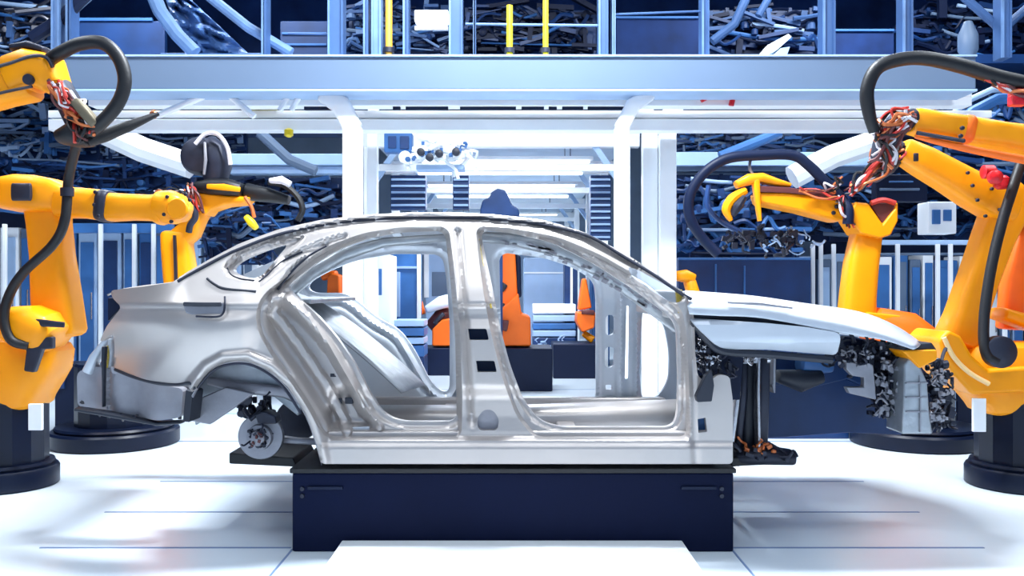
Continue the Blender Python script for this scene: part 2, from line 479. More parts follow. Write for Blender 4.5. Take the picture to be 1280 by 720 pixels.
# floor, sills, cross members, tunnel
X0, X1 = -1.10, 1.18
MB().box(((X0+X1)/2, 5.95, 0.53), (X1-X0, 1.72, 0.03)).build('floor_pan', M_HOOD, car, bevel=0.005)
mb = MB(); mb.loft([((X0, 5.98, .60), .10, .16), ((0, 5.98, .60), .10, .16), ((X1, 5.98, .62), .12, .18)], power=3); mb.build('floor_tunnel', M_BODY, car)
for xx in (-.45, .35):
    MB().box((xx, 5.95, .58), (.12, 1.6, .08)).build('floor_crossmember', M_BODY, car, bevel=0.012)
MB().box(((X0+X1)/2, 5.13, 0.58), (X1-X0, .10, .19)).build('inner_sill', M_BODY, car, bevel=0.02)
MB().box(((X0+X1)/2, 6.78, 0.58), (X1-X0, .10, .16)).build('inner_sill', M_BODY, car, bevel=0.02)
# roof skin and bows
rail = [(430,272),(480,268),(540,266),(600,267),(660,272),(705,281)]
rows = []
for px, py in rail:
    a = at(px, py, 5.36); r = []
    for t in (0, .06, .2, .5, .8, .94, 1):
        r.append(Vector((a.x, 5.45 + t*1.02, a.z - .02 + .05*math.sin(math.pi*t)**.6)))
    rows.append(r)
grid_surface('roof_panel', M_BODY, car, rows, 0.012, 4)
for px, py in ((470,272),(560,269),(650,274)):
    a = at(px, py, 5.36)
    mb = MB(); mb.loft([(Vector((a.x, 5.40+t*1.06, a.z - .05 + .04*math.sin(math.pi*t))), .035, .018) for t in (0,.15,.5,.85,1)], n=12); mb.build('roof_bow', M_INNER, car)
# headers
for px, py in ((432,282),(712,292)):
    a = at(px, py, 5.36); MB().box((a.x, 5.93, a.z), (.09, 1.08, .06)).build('roof_header', M_INNER, car, bevel=0.015)
# inner A pillar reinforcement and inner roof rail seen below the outer rail
mb = MB(); mb.plink([(598,296,7,.03),(640,299,8,.03),(700,312,10,.03),(750,335,12,.03),(800,366,14,.03),(850,405,13,.035)], 5.6, power=2.6)
mb.build('inner_pillar', M_INNER, car)
mb = MB(); mb.plink([(358,372,5,.03),(392,340,8,.03),(430,318,8,.03),(480,303,6,.03),(560,297,5,.03)], 5.55, power=2.6)
mb.build('inner_rail', M_INNER, car)
mb = MB(); rr = random.Random(3)
for i in range(46):
    t = rr.random(); mb.box(at(625+t*205, 299+(t**1.4)*92+rr.uniform(-5,6), 5.565), (rr.uniform(.01,.06), .02, rr.uniform(.006,.018)), Matrix.Rotation(.55*t+.1, 3, 'Y'))
mb.build('pillar_bracket', M_GREY, car)['kind'] = 'stuff'

# rear wheelhouse, shelf, seat back panel
rows = []
for t in np.linspace(0, 1, 7):
    px = 372 + 160*t; py = 368 + 115*t**1.35
    rows.append([at(px-30, py+8, 5.55), at(px-12, py+2, 5.9), at(px, py-1, 6.3), at(px+6, py+10, 6.6)])
grid_surface('inner_wheelhouse', M_INNER, car, rows, 0.01, 4)
MB().prism([(330,360),(372,366),(470,500),(480,524),(400,524),(360,440)], 5.75, 5.79).build('seat_back_panel', M_INNER, car, bevel=.01)
MB().box((-1.42, 5.95, 1.42), (.46, 1.5, .03)).build('parcel_shelf', M_INNER, car, bevel=.008)
# pockets and holes on dog-leg
mb = MB(); mb.pbox(420,498,427,505,5.17,.02); mb.pbox(431,497,441,505,5.17,.02); mb.pbox(412,466,427,472,5.17,.02)
mb.build('access_hole', M_SEAM, car, bevel=.004)['label'] = 'dark access holes in the dog-leg'
MB().prism([(424,535),(462,533),(462,545),(424,546)], 5.13, 5.15).build('dogleg_plate', M_HOOD, car, bevel=.006)
# wheel arch liner
arc = [(240,494),(248,480),(262,463),(280,453),(308,451),(336,463),(360,484),(382,517),(396,556),(402,580)]
rows = [[at(x, y+1, 5.03), at(x+1, y+3, 5.10), at(x, y+2, 5.35), at(x, y+1, 5.62)] for x, y in arc]
grid_surface('arch_liner', M_GREY, car, rows, .008, 3)
MB().prism([(240,500),(248,482),(262,466),(280,456),(308,454),(336,466),(360,486),(376,508),(372,520),(340,494),(300,494),(262,520),(244,532)], 5.5, 5.54).build('wheelhouse_wall', M_INNER, car, bevel=.006)
MB().prism([(236,526),(244,500),(282,484),(318,492),(290,512),(262,531)], 5.32, 5.36).build('chassis_leg', M_GREY, car, bevel=.01)
mb = MB(); mb.plink([(262,476,5,.03),(300,484,7,.04),(356,490,7,.04),(376,500,6,.03)], 5.45); mb.build('suspension_rail', M_GREY, car)
mb = MB(); clutter(mb, at(322, 510, 5.5), (.20, .2, .12), 26, 3, (.02, .06)); mb.build('suspension_linkage', M_DARK, car)['kind'] = 'stuff'
# rear hub with disc
hc = at(327, 545, 5.42)
hub = MB().lathe([(.03,-.11),(.045,-.10),(.05,-.07),(.075,-.065),(.08,-.03),(.135,-.028),(.14,-.02),(.14,.0),(.135,.008),(.08,.01),(.06,.06),(.04,.09)], hc, 'Y', 40).build('brake_disc', M_GREY, car)
mb = MB(); clutter(mb, hc + Vector((0,-.09,0)), (.10,.03,.10), 30, 77, (.008,.028)); mb.build('hub_fitting', M_DARK, hub)['kind'] = 'stuff'
mb = MB(); clutter(mb, hc + Vector((0,-.11,0)), (.08,.03,.08), 8, 78, (.006,.022)); mb.build('hub_lead', M_CBROWN, hub)['kind'] = 'stuff'
mb = MB()
for k in range(5):
    a = 2*math.pi*k/5; mb.lathe([(.008,-.085),(.011,-.083),(.011,-.06),(.008,-.055)], hc + Vector((.052*math.cos(a), 0, .052*math.sin(a))), 'Y', 8)
mb.build('wheel_stud', M_DARK, hub)['kind'] = 'stuff'
MB().prism([(318,518),(330,514),(344,520),(346,530),(322,530)], 5.33, 5.45).build('brake_caliper', M_DARK, car, bevel=.01)
MB().lathe([(.03,-.05),(.15,-.04),(.155,.0),(.15,.04),(.03,.05)], at(372, 525, 6.3), 'Y', 32).build('brake_disc', M_DARK, car)
mb = MB(); mb.plink([(344,548,5,.03),(372,551,4,.03),(400,552,4,.03)], 5.5); mb.build('trailing_arm', M_GREY, car)

# tail
tailY = lambda x, y: 5.25 + 0.25*np.clip((235-x)/135., 0, 1.2)**1.6 + 0.02*np.sin(x*.12) + 0.03*np.exp(-((x-137)/3.)**2)
panel('rear_bumper_beam', M_GREY, car, chaikin([(96,466),(112,458),(138,460),(168,472),(200,481),(229,486),(226,522),(196,526),(160,518),(120,511),(97,508)], 3), [chaikin([(100,500),(106,502),(106,506),(99,505)],1)], tailY, .08, [], 5, 4)
MB().prism([(232,487),(241,490),(237,528),(228,527)], 5.12, 5.3).build('bumper_end_cap', M_SEAM, car, bevel=.006)
MB().prism([(137,458),(150,462),(196,474),(237,481),(232,489),(196,482),(160,474),(140,467)], 5.36, 5.42).build('bumper_top_flange', M_GREY, car, bevel=.006)
mb = MB(); mb.plink([(98,511,2.5,.05),(130,516,3,.05),(168,523,3,.05),(200,529,2.5,.05),(228,527,2,.05)], 5.33); clutter(mb, at(170,520,5.33), (.55,.04,.03), 14, 5, (.01,.03)); mb.build('bumper_lower_lip', M_SEAM, car)
# tail lamp opening: bright bracket with a dark slot
mb = MB(); mb.plink([(140,420,2.5,.04),(129,432,4,.04),(120,446,6,.05),(112,464,7,.05)], 5.5); mb.plink([(139,424,2.5,.03),(140,440,3,.03),(138,470,2.5,.03),(137,508,2,.03)], 5.45); mb.build('tail_lamp_bracket', M_HOOD, car)
mb = MB(); mb.plink([(131,434,3,.02),(130,450,2.5,.02),(130,480,1.6,.02),(130,508,1.4,.02)], 5.38, power=2.5); mb.build('tail_lamp_slot', M_SEAM, car)
mb = MB(); mb.tube([at(134,432,5.42), at(135.5,445,5.42), at(133,465,5.42)], .007, 6); mb.build('lamp_seal', M_BRASS, car)
MB().prism([(134,372),(140,372),(152,382),(147,388),(134,402)], 5.46, 5.56).build('rear_lamp_housing', M_NAVY, car, bevel=.01)
# boot lid
rows = []
for px, py in ((136,366),(150,361),(180,357.5),(216,352.5)):
    a = at(px, py, 5.38); rows.append([Vector((a.x, 5.36+t*1.2, a.z - .015 + .035*math.sin(math.pi*t)**.7)) for t in (0,.08,.3,.5,.7,.92,1)])
grid_surface('boot_lid', M_BODY, car, rows, .012, 3)
MB().box((-2.38, 5.98, 1.1), (.04, 1.1, .62)).build('rear_panel', M_GREY, car, bevel=.01)
MB().prism([(141,363.5),(148,362.5),(148,365.5),(142,366)], 5.27, 5.29).build('boot_bump_stop', M_SEAM, car)
# recess on the quarter panel
mb = MB(); mb.prism([(228,379),(282,378),(280,392),(272,396),(240,395),(231,391)], sY(256,388)-.012, sY(256,388)+.03); mb.build('quarter_recess', M_GREY, car, bevel=.01)
mb = MB(); mb.tube(on([(230,380),(252,380.5),(276,380.5)], -.03), .012, 8, k=4); mb.build('recess_edge_strip', M_SEAM, car)  # dark strips trace the top and end of the recess
mb = MB(); mb.tube(on([(281,371),(281,380),(279,391),(271,396),(245,395.5)], -.03), .006, 8, k=4); mb.build('recess_edge_strip', M_DARK, car)
mb = MB(); mb.tube(on([(259,348),(268,355),(282,361),(320,364.5)], -.002), .008, 8); mb.build('quarter_seam', M_SEAM, car)

# front structure: hinge pillar, cowl, hood, fender
MB().prism([(864,396),(880,416),(905,438),(930,442),(925,500),(866,500)], 5.3, 5.34).build('hinge_area_panel', M_NAVY, car, bevel=.006)
mb = MB(); clutter(mb, at(893, 446, 5.14), (.20, .15, .30), 90, 11, (.012, .04)); mb.build('hinge_area_wiring', M_DARK, car)['kind'] = 'stuff'
mb = MB(); clutter(mb, at(884, 440, 5.04), (.14, .04, .22), 40, 12, (.006, .02)); mb.build('hinge_bracket', M_STEEL, car)['kind'] = 'stuff'
MB().prism([(870,496),(882,470),(890,462),(893,482),(890,502),(872,503)], 4.93, 4.99).build('hinge_mount', M_SEAM, car, bevel=.006)
mb = MB(); mb.box((1.02, 5.95, 1.36), (.14, 1.6, .09)); mb.build('cowl_crossmember', M_BODY, car, bevel=.015)
MB().prism([(864,400),(880,412),(905,438),(918,470),(915,560),(866,560)], 6.2, 6.24).build('firewall', M_NAVY, car, bevel=.01)
top = [(856,365),(900,368),(945,372),(1000,380),(1070,391),(1115,408),(1150,431)]
mid = [(858,379),(900,381),(945,384),(1000,392),(1065,404),(1112,418),(1147,434)]
bot = [(862,393),(900,395),(945,397),(1000,406),(1050,416),(1100,424),(1142,437)]
rows = [[at(*b, 5.0), at(*m_, 5.03), at(*t, 5.25), at(t[0]*.985+9.6, t[1]*.97+11, 5.95), at(*t, 5.25)+Vector((-.02*i*0, 1.35, 0)), at(*m_, 5.03)+Vector((0,1.8,0)), at(*b, 5.0)+Vector((0,1.86,0))] for i, (t, m_, b) in enumerate(zip(top, mid, bot))]
grid_surface('hood', M_HOOD, car, rows, .012, 4, 50)['label'] = 'white primed hood panel'
mb = MB(); mb.plink([(910,378,1.5,.012),(950,380,2,.012),(990,385,1.2,.012)], 5.0); mb.build('hood_crease', M_GREY, car)
def fendY(x, y): return 4.98 + .10*ss(425, 446, y) + .05*ss(404, 397, y)
fo = chaikin([(860,397),(900,400),(960,404),(1010,409),(1049,416),(1051,424),(1046,444),(1030,443),(960,437),(905,437),(893,430),(876,414)], 3)
panel('fender', M_HOOD, car, fo, [], fendY, .03, [([(880,426),(1048,432)], False)], 5, 4)['label'] = 'white front fender panel below the hood'
mb = MB(); mb.tube([at(862,395,5.06), at(930,398,5.06), at(1000,406,5.06), at(1048,414,5.06)], .02, 8); mb.tube([at(866,402,5.03), at(882,422,5.03), at(903,439,5.04), at(960,443,5.06), at(1040,450,5.08)], .022, 8); mb.build('fender_gap_seal', M_SEAM, car)
# strut pillars below the fender
for i, (a, b, w, mm) in enumerate(((922,912,4,M_STEEL),(929,921,5,M_DARK),(938,934,8,M_SEAM),(947,947,2.5,M_STEEL),(955,951,7,M_DARK),(966,962,2.5,M_GREY))):
    yb = 560 if i < 5 else 480
    mb = MB(); mb.plink([(a,444,w,.04),(a-1,490,w,.045),(b,yb,w*1.05,.045)], 5.35+.05*(i%3)); mb.build('strut_rail', mm, car)
mb = MB(); clutter(mb, at(945, 447, 5.3), (.22,.12,.05), 22, 21, (.012,.04)); mb.build('strut_top_mount', M_STEEL, car)['kind'] = 'stuff'
mb = MB(); mb.loft([(at(918,571,5.4),.05,.10),(at(950,568,5.4),.055,.13),(at(988,571,5.4),.045,.10)], power=2.6); clutter(mb, at(952,566,5.35), (.3,.16,.05), 22, 22, (.02,.05)); mb.build('lower_control_arm', M_DARK, car)
mb = MB(); clutter(mb, at(948,561,5.3), (.2,.05,.04), 12, 25, (.012,.035)); mb.build('strut_foot_fitting', M_COPPER, car)['kind'] = 'stuff'
# dark inner wing and engine bay
MB().prism([(955,442),(1048,448),(1062,420),(1140,436),(1140,470),(1100,492),(1060,474),(1010,486),(985,480),(955,484)], 5.9, 5.96).build('inner_wing', M_DBLUE, car, bevel=.01)
MB().prism([(955,470),(1000,466),(1060,474),(1100,490),(1126,514),(1128,544),(1060,541),(956,548)], 6.0, 6.05).build('splash_shield', M_DBLUE, car, bevel=.01)
mb = MB(); mb.plink([(972,470,8,.08),(1000,476,14,.1),(1024,470,9,.08)], 5.7, power=2.5); mb.build('steering_rack_boot', M_SEAM, car)
mb = MB(); mb.plink([(1002,452,12,.1),(1020,454,13,.1),(1034,454,11,.1)], 5.75, power=4); mb.build('reservoir', M_MID, car)
MB().prism([(1058,452),(1092,456),(1096,500),(1062,492),(1058,484),(1080,484),(1080,472),(1066,470),(1058,462)], 5.3, 5.36).build('battery_bracket', M_GREY, car, bevel=.008)
MB().prism([(1046,444),(1056,420),(1135,436),(1130,460),(1128,540),(1100,512),(1096,470),(1056,456)], 5.62, 5.7).build('engine_bay_panel', M_NAVY, car, bevel=.01)
S_ = lambda o: o.__setitem__('kind', 'stuff')
mb = MB(); clutter(mb, at(1078, 442, 5.45), (.40,.25,.14), 90, 31, (.012,.045)); S_(mb.build('engine_bay_pipework', M_DARK, car))
mb = MB(); clutter(mb, at(1080, 446, 5.33), (.30,.06,.12), 26, 32, (.008,.025)); S_(mb.build('engine_bay_fitting', M_GREY, car))
mb = MB(); clutter(mb, at(1112, 480, 5.47), (.18,.2,.40), 150, 33, (.012,.045)); S_(mb.build('engine_casting', M_DARK, car))
mb = MB(); clutter(mb, at(1113, 486, 5.33), (.17,.06,.34), 70, 34, (.008,.032)); S_(mb.build('engine_fitting', M_GREY, car))
MB().prism([(1130,456),(1138,446),(1152,460),(1160,478),(1163,520),(1167,543),(1127,543),(1129,515)], 5.22, 5.45).build('radiator_support', M_INNER, car, bevel=.015)
mb = MB()
for yy in (478, 496, 514): mb.pbox(1133, yy, 1160, yy+1.6, 5.205, .02)
mb.pbox(1150,470,1151.5,540,5.205,.02); S_(mb.build('support_rib', M_GREY, car))
mb = MB(); clutter(mb, at(1174, 492, 5.45), (.10,.16,.40), 110, 35, (.012,.045)); S_(mb.build('front_end_wiring', M_DARK, car))
mb = MB(); clutter(mb, at(1173, 500, 5.32), (.10,.05,.36), 50, 36, (.008,.03)); S_(mb.build('front_end_fitting', M_GREY, car))
MB().prism([(1127,438),(1172,437),(1172,450),(1150,461)], 5.2, 5.4).build('headlamp_bracket', M_ORANGE, car, bevel=.012)['label'] = 'orange bracket at the front end'
MB().prism([(1140,430),(1165,428),(1172,438),(1128,438)], 5.22, 5.5).build('latch_housing', M_SEAM, car, bevel=.01)

# ================================================================== PLATFORM
plat = thing('assembly_platform', 'low navy steel platform carrying the car body shell', 'platform', (0, 5.9, 0))
MB().box((0.005, 5.95, .225), (2.51, 1.9, .45)).build('platform_body', M_PLAT, plat, bevel=.012)
MB().box((0.005, 5.95, .4635), (2.53, 1.94, .027)).build('top_plate', M_BLACK, plat, bevel=.006)
for sx in (-1, 1):
    for dz in (.36, .32): MB().lathe([(.012,-.012),(.012,.004)], (sx*1.19, 4.998, dz), 'Y', 10).build('bolt', M_DARK, plat)
    mb = MB(); mb.box((sx*1.06, 4.993, .365), (.20, .012, .018)); mb.build('edge_bracket', M_NAVY, plat, bevel=.003)
MB().prism([(286,566),(366,572),(372,584),(286,580)], 5.45, 5.95).build('lift_arm', M_BLACK, plat, bevel=.01)
MB().prism([(914,572),(992,569),(992,577),(914,584)], 5.3, 5.8).build('lift_arm', M_BLACK, plat, bevel=.01)
sl = MB().box((0, 3.85, .035), (1.93, 2.28, .07)).build('floor_slab', M_WHITE, bevel=.008)
tag(sl, 'raised white floor slab in the foreground against the navy platform', 'floor slab')
# ================================================================== ROBOTS
def pedestal(root, x, Y, r, rd, h=.60, plate=None):
    MB().lathe([(rd*.96,0),(rd,.01),(rd,.13),(rd*.97,.15),(rd*.8,.155)], (x, Y, 0), n=48).build('base_disc', M_PED, root)
    MB().lathe([(rd*.90,.15),(rd*.92,.17),(rd*.90,.19)], (x, Y, 0), n=48).build('base_flange', M_PED, root)
    mb = MB(); mb.lathe([(r,.155),(r,h*.97),(r*.96,h)], (x, Y, 0), n=14); mb.build('pedestal', M_PED, root, ang=20)
    if plate:
        x0, y0, x1, y1 = plate
        MB().pbox(x0, y0, x1, y1, Y-r*.93, .03).build('white_plate', M_WHITE, root, bevel=.004)
def bolts(root, pts, Y, r=.012, name='bolt', m=None):
    for p in pts: MB().lathe([(r,-.006),(r,.006),(r*.6,.012)][::-1] if False else [(r*.7,-.010),(r,-.006),(r,.01)], at(p[0], p[1], Y), 'Y', 10).build(name, m or M_DARK, root)
def cables(root, spots, Y, seed, size, n=7, ext=.16):
    rr = random.Random(seed)
    mats = [('orange_cable', M_COPPER), ('white_cable', M_CWHITE), ('red_cable', M_CRED), ('brown_cable', M_CBROWN), ('black_cable', M_BLACK)]
    for nm, mm in mats:
        for i in range(n):
            (ax, ay), (bx, by) = rr.choice(spots)
            j = lambda: Vector((rr.uniform(-size, size), rr.uniform(-ext, ext*.5), rr.uniform(-size, size)))
            a, b = at(ax, ay, Y), at(bx, by, Y)
            MB().tube([a + j()*.7, a.lerp(b, .35) + j(), a.lerp(b, .7) + j(), b + j()*.7], rr.uniform(.007, .013), 6, k=5).build(nm, mm, root)

# ---- front left robot
Y = 6.7
fl = thing('welding_robot', 'large orange robot arm at front left with S-shaped black hose and white-plated pedestal', 'robot', (-3.84, Y, 0))
pedestal(fl, -3.86, Y, .30, .375, .66, (35, 505, 52, 538))
mb = MB(); mb.plink([(14,500,44,.26),(12,480,56,.27),(14,455,66,.27),(16,432,68,.25)], Y, power=4, n=32); mb.build('turret', M_ORANGE, fl)
mb = MB(); mb.plink([(36,404,22,.22),(58,406,26,.24),(74,414,28,.24),(82,420,22,.22)], Y, dY=-.16, power=3, n=30); mb.build('shoulder_cover', M_ORANGE, fl)
mb = MB(); mb.plink([(31,400.5,3.5,.01),(55,404,4.5,.012),(80,406,3.5,.01)], Y-.37, power=3); mb.build('cover_slot', M_DARK, fl)
MB().prism([(30,423),(65,421),(65,436),(52,437),(42,466),(29,464),(32,440)], 6.34, 6.40).build('hose_bracket', M_DARK, fl, bevel=.012)
mb = MB(); mb.plink([(76,414,26,.16),(71,370,25,.15),(66,320,22,.14),(62,280,22,.14),(60,256,24,.14)], Y, power=4.5, n=32); mb.build('lower_arm', M_ORANGE, fl)
mb = MB(); mb.plink([(14,243,20,.16),(30,243,23,.17),(52,244,23,.17),(72,246,21,.16),(84,250,18,.14)], Y, dY=-.05, power=4, n=30); mb.build('elbow_housing', M_ORANGE, fl)
mb = MB(); mb.plink([(16,240,11,.02),(38,240,11,.02)], Y-.245, power=3); mb.build('elbow_cap', M_DARK, fl)
mb = MB(); mb.plink([(84,254,19,.15),(110,255,18.5,.14),(136,258,19,.14)], Y, dY=-.05, power=4); mb.build('forearm', M_ORANGE, fl)
mb = MB(); mb.plink([(135,258.5,20,.15),(140,259,20,.15)], Y, dY=-.05, power=4); mb.build('forearm_seam', M_DARK, fl)
mb = MB(); mb.plink([(143,260,17.5,.13),(170,260,16,.12),(196,261,16,.12),(206,262,20,.13)], Y, dY=-.05, power=4); mb.build('forearm_tube', M_ORANGE, fl)
mb = MB(); mb.plink([(204,258,18,.12),(216,260,21,.13),(228,263,19,.13),(236,266,13,.11)], Y, dY=-.07, power=2.6, n=30); mb.build('wrist', M_ORANGE, fl)
bolts(fl, [(232,243),(237,250),(209,246),(214,277),(205,268),(119,240),(123,270),(118,256),(226,240)], Y-.19, .014)
MB().lathe([(.07,-.02),(.08,-.01),(.08,.05)], at(222, 261, Y-.20), 'Y', 24).build('wrist_cap', M_ORANGE, fl)
MB().tube([at(96,180,6.15), at(86,222,6.3), at(81,275,6.3), at(66,306,6.32), at(30,340,6.32), at(12,368,6.32), at(5,398,6.3), at(14,425,6.3), at(36,432,6.33)], .034, 14, k=10).build('hose', M_BLACK, fl)
mb = MB(); [mb.lathe([(.045,-.03),(.047,.03)], at(p[0],p[1],6.3), 'Z', 16) for p in ((84,240),)]; mb.build('hose_clamp', M_DARK, fl)

# ---- rear left robot
Y = 8.5
rl = thing('welding_robot', 'orange robot arm behind the car boot with black round tool head and raised wrist', 'robot', (-3.83, Y, 0))
pedestal(rl, -3.83, Y, .36, .585, .78)
mb = MB(); mb.plink([(158,472,26,.26),(175,446,28,.27),(198,414,28,.25),(222,380,22,.2)], Y, n=28); mb.build('turret', M_DORANGE, rl)
mb = MB(); mb.plink([(232,378,20,.15),(226,345,18.5,.14),(222,310,17.5,.13),(222,294,18,.13)], Y, power=4.5); mb.build('lower_arm', M_ORANGE, rl)
MB().prism([(216,294),(219,294),(222,360),(218,360)], Y-.16, Y-.13).build('arm_seam', M_DARK, rl)
mb = MB(); mb.plink([(224,300,14,.12),(238,288,14,.12),(246,272,12,.12),(252,258,14,.12),(250,250,15,.12)], Y, power=3.4); mb.build('elbow_housing', M_ORANGE, rl)
MB().prism([(236,243),(252,240),(280,244),(312,246),(304,254),(280,256),(262,262),(256,270),(246,262)], Y-.14, Y+.14).build('forearm', M_ORANGE, rl, bevel=.03, seg=3)
mb = MB(); mb.plink([(252,236,8,.12),(270,235,11,.14),(290,236,11,.14),(304,239,9,.12)], Y, dY=-.06, power=2.8); mb.build('forearm_cover', M_BLACK, rl)
mb = MB(); mb.plink([(259,233,3,.01),(280,234,4.2,.012),(300,237,3,.01)], Y-.21, power=2.8); mb.build('cover_plate', M_ORANGE, rl)
mb = MB(); mb.tube([at(236,290,8.3), at(238,281,8.28), at(244,272,8.28), at(243,262,8.28), at(238,256,8.28)], .03, 10); mb.build('hose', M_DARK, rl)
MB().lathe([(.10,-.14),(.16,-.12),(.185,-.06),(.185,.06),(.16,.12),(.10,.14)], at(252,196,Y), 'Y', 30).build('motor', M_DARK, rl)
mb = MB(); mb.plink([(262,180,12,.1),(270,190,16,.14),(276,208,14,.14),(270,226,14,.12)], Y, dY=-.03, power=2.6); mb.build('tool_head', M_DARK, rl)
MB().plink([(256,178,1.5,.01),(257,200,2,.012),(255,218,1.5,.01)], Y-.19).build('motor_rib', M_GREY, rl)
mb = MB(); mb.tube([at(244,180,8.3), at(256,168,8.3), at(272,168,8.3), at(284,184,8.3), at(288,206,8.3)], .02, 8); mb.build('cable_guard', M_CWHITE, rl)
mb = MB(); mb.plink([(310,240,11,.1),(336,244,9,.09),(360,250,6,.07)], Y, power=2.6); mb.build('welding_gun', M_BLACK, rl)
mb = MB(); mb.tube([at(336,228,8.4), at(356,232,8.4), at(372,246,8.4), at(378,262,8.4), at(372,276,8.4)], .03, 8); mb.build('gun_cable', M_BLACK, rl)
mb = MB(); mb.plink([(338,226,3,.04),(352,225,5,.05),(362,230,4,.04)], 8.3); mb.build('gun_fitting', M_CWHITE, rl)
mb = MB(); mb.tube([at(306,246,8.3), at(314,258,8.3), at(318,272,8.3)], .018, 8); mb.build('gun_lead', M_COPPER, rl)
mb = MB(); mb.plink([(308,271,3.5,.04),(314,278,5,.05),(320,285,3.5,.04)], 8.28); mb.build('electrode_cap', M_YEL, rl)
cables(rl, [((196,240),(232,240)), ((236,232),(250,262))], 8.3, 4, .05, 3, .06)

# ---- upper left robot, standing beyond the left edge
Y = 5.8
ul = thing('welding_robot', 'orange robot forearm reaching in at the upper left edge with a big looped black hose', 'robot', (-4.6, Y, 0))
pedestal(ul, -4.6, Y, .30, .40, .66)
mb = MB(); mb.loft([(Vector((-4.6,Y,.62)),.34,.26),(Vector((-4.6,Y,.85)),.34,.26),(Vector((-4.55,Y,1.05)),.26,.24)]); mb.build('turret', M_ORANGE, ul)
mb = MB(); mb.loft([(Vector((-4.55,Y,.95)),.16,.15),(Vector((-4.75,Y,1.7)),.14,.13),(Vector((-4.85,Y,2.45)),.15,.14)]); mb.build('lower_arm', M_ORANGE, ul)
mb = MB(); mb.loft([(Vector((-4.95,Y,2.55)),.17,.16),(Vector((-4.6,Y,2.62)),.18,.17),(Vector((-4.2,Y,2.68)),.15,.14)]); mb.build('elbow_housing', M_ORANGE, ul)
mb = MB(); mb.plink([(-180,146,26,.14),(-60,126,25,.13),(6,108,24,.13),(34,100,26,.14)], Y, power=4, n=30); mb.build('forearm', M_ORANGE, ul)
mb = MB(); mb.plink([(24,98,27,.15),(44,90,26,.16),(62,92,24,.16),(72,108,15,.13)], Y, dY=-.02, power=3, n=30); mb.build('wrist', M_ORANGE, ul)
MB().lathe([(.03,-.012),(.035,-.004),(.035,.02)], at(35, 99, 5.62), 'Y', 20).build('wrist_cap', M_DARK, ul)
mb = MB(); mb.tube([at(-40,92,5.65), at(10,80,5.63), at(40,70,5.62), at(58,72,5.62), at(66,84,5.62)], .012, 6); mb.tube([at(-40,128,5.65), at(2,116,5.64), at(40,108,5.62)], .010, 6); mb.build('wrist_seam', M_DARK, ul)
mb = MB(); mb.plink([(22,63,5,.1),(44,61,6,.12),(62,66,4,.1)], Y); mb.build('top_cover', M_DARK, ul)
mb = MB(); mb.plink([(68,92,10,.1),(84,124,13,.11),(100,150,16,.12),(106,168,14,.11)], Y, power=2.6); mb.build('wrist_core', M_DARK, ul)
mb = MB(); mb.plink([(78,172,9,.1),(95,168,16,.13),(112,172,12,.1)], Y-.04, power=2.5); mb.build('tool_changer', M_BLACK, ul)
mb = MB(); mb.plink([(96,128,6,.05),(108,142,7,.05),(120,156,6,.05)], 5.62); mb.build('wrist_bracket', mat('olive_metal', (120,110,90), .5, .4), ul)
cables(ul, [((70,108),(96,140)), ((82,122),(116,162)), ((92,140),(104,172))], 5.65, 8, .06, 7, .08)
MB().tube([at(60,76,5.7), at(76,66,5.65), at(100,55,5.62), at(128,54,5.6), at(148,72,5.6), at(156,100,5.6), at(148,128,5.6), at(128,152,5.62), at(112,164,5.66)], .043, 16, k=10).build('hose', M_BLACK, ul)
mb = MB(); mb.tube([at(110,178,5.7), at(130,170,5.75), at(160,158,5.8), at(198,142,5.9)], [.03,.042,.036,.014], 12); mb.build('tool_lance', M_BLACK, ul)
MB().lathe([(.018,-.02),(.03,0),(.018,.02)], at(192,143,5.9), 'Y', 12).build('lance_tip', M_COPPER, ul)

# ---- front right robot
Y = 6.7
fr = thing('welding_robot', 'large orange robot arm at front right leaning back, hose running down its lower arm', 'robot', (3.87, Y, 0))
pedestal(fr, 3.87, Y, .315, .385, .66, (1217, 498, 1233, 540))
mb = MB(); mb.plink([(1268,500,52,.27),(1266,480,64,.28),(1262,458,68,.27),(1262,440,62,.25)], Y, power=4, n=32); mb.build('turret', M_ORANGE, fr)
MB().prism([(1174,424),(1186,412),(1202,420),(1216,444),(1236,462),(1290,458),(1290,490),(1216,494),(1194,470),(1178,446)], Y-.32, Y+.2).build('shoulder_bracket', M_ORANGE, fr, bevel=.03, seg=3)
mb = MB(); mb.tube([at(1180,422,6.36), at(1192,446,6.36), at(1212,466,6.36), at(1236,480,6.36)], .018, 8); mb.build('bracket_rib', mat('pale_edge', (255,215,150), .4), fr)
MB().lathe([(.10,-.03),(.115,-.02),(.115,.05)], at(1250,440,6.30), 'Y', 30).build('shoulder_cap', M_DARK, fr)
mb = MB(); mb.plink([(1196,424,24,.15),(1206,396,21,.14),(1222,350,21,.13),(1240,300,22,.13),(1256,262,24,.14),(1262,244,22,.14)], Y, power=4.2, n=32); mb.build('lower_arm', M_ORANGE, fr)
mb = MB(); mb.plink([(1262,408,14,.08),(1266,350,13,.08),(1278,300,12,.08),(1292,262,12,.08)], Y+.25, power=4); mb.build('balancer_arm', M_DORANGE, fr)
mb = MB(); mb.plink([(1248,392,8,.14),(1285,404,10,.14)], Y+.1); mb.build('balancer_bracket', M_ORANGE, fr)
mb = MB(); mb.plink([(1126,190,15,.11),(1150,203,18,.12),(1180,220,19,.13),(1210,238,21,.14),(1240,250,26,.15),(1256,254,26,.15)], Y, power=4, dY=-.04, n=30); mb.build('forearm', M_ORANGE, fr)
mb = MB(); mb.plink([(1145,192,3,.01),(1145,201,3,.01)], Y-.175); mb.build('forearm_window', M_DARK, fr)
bolts(fr, [(1216,232),(1222,250),(1240,236),(1250,262),(1210,216),(1232,270)], Y-.195, .013)
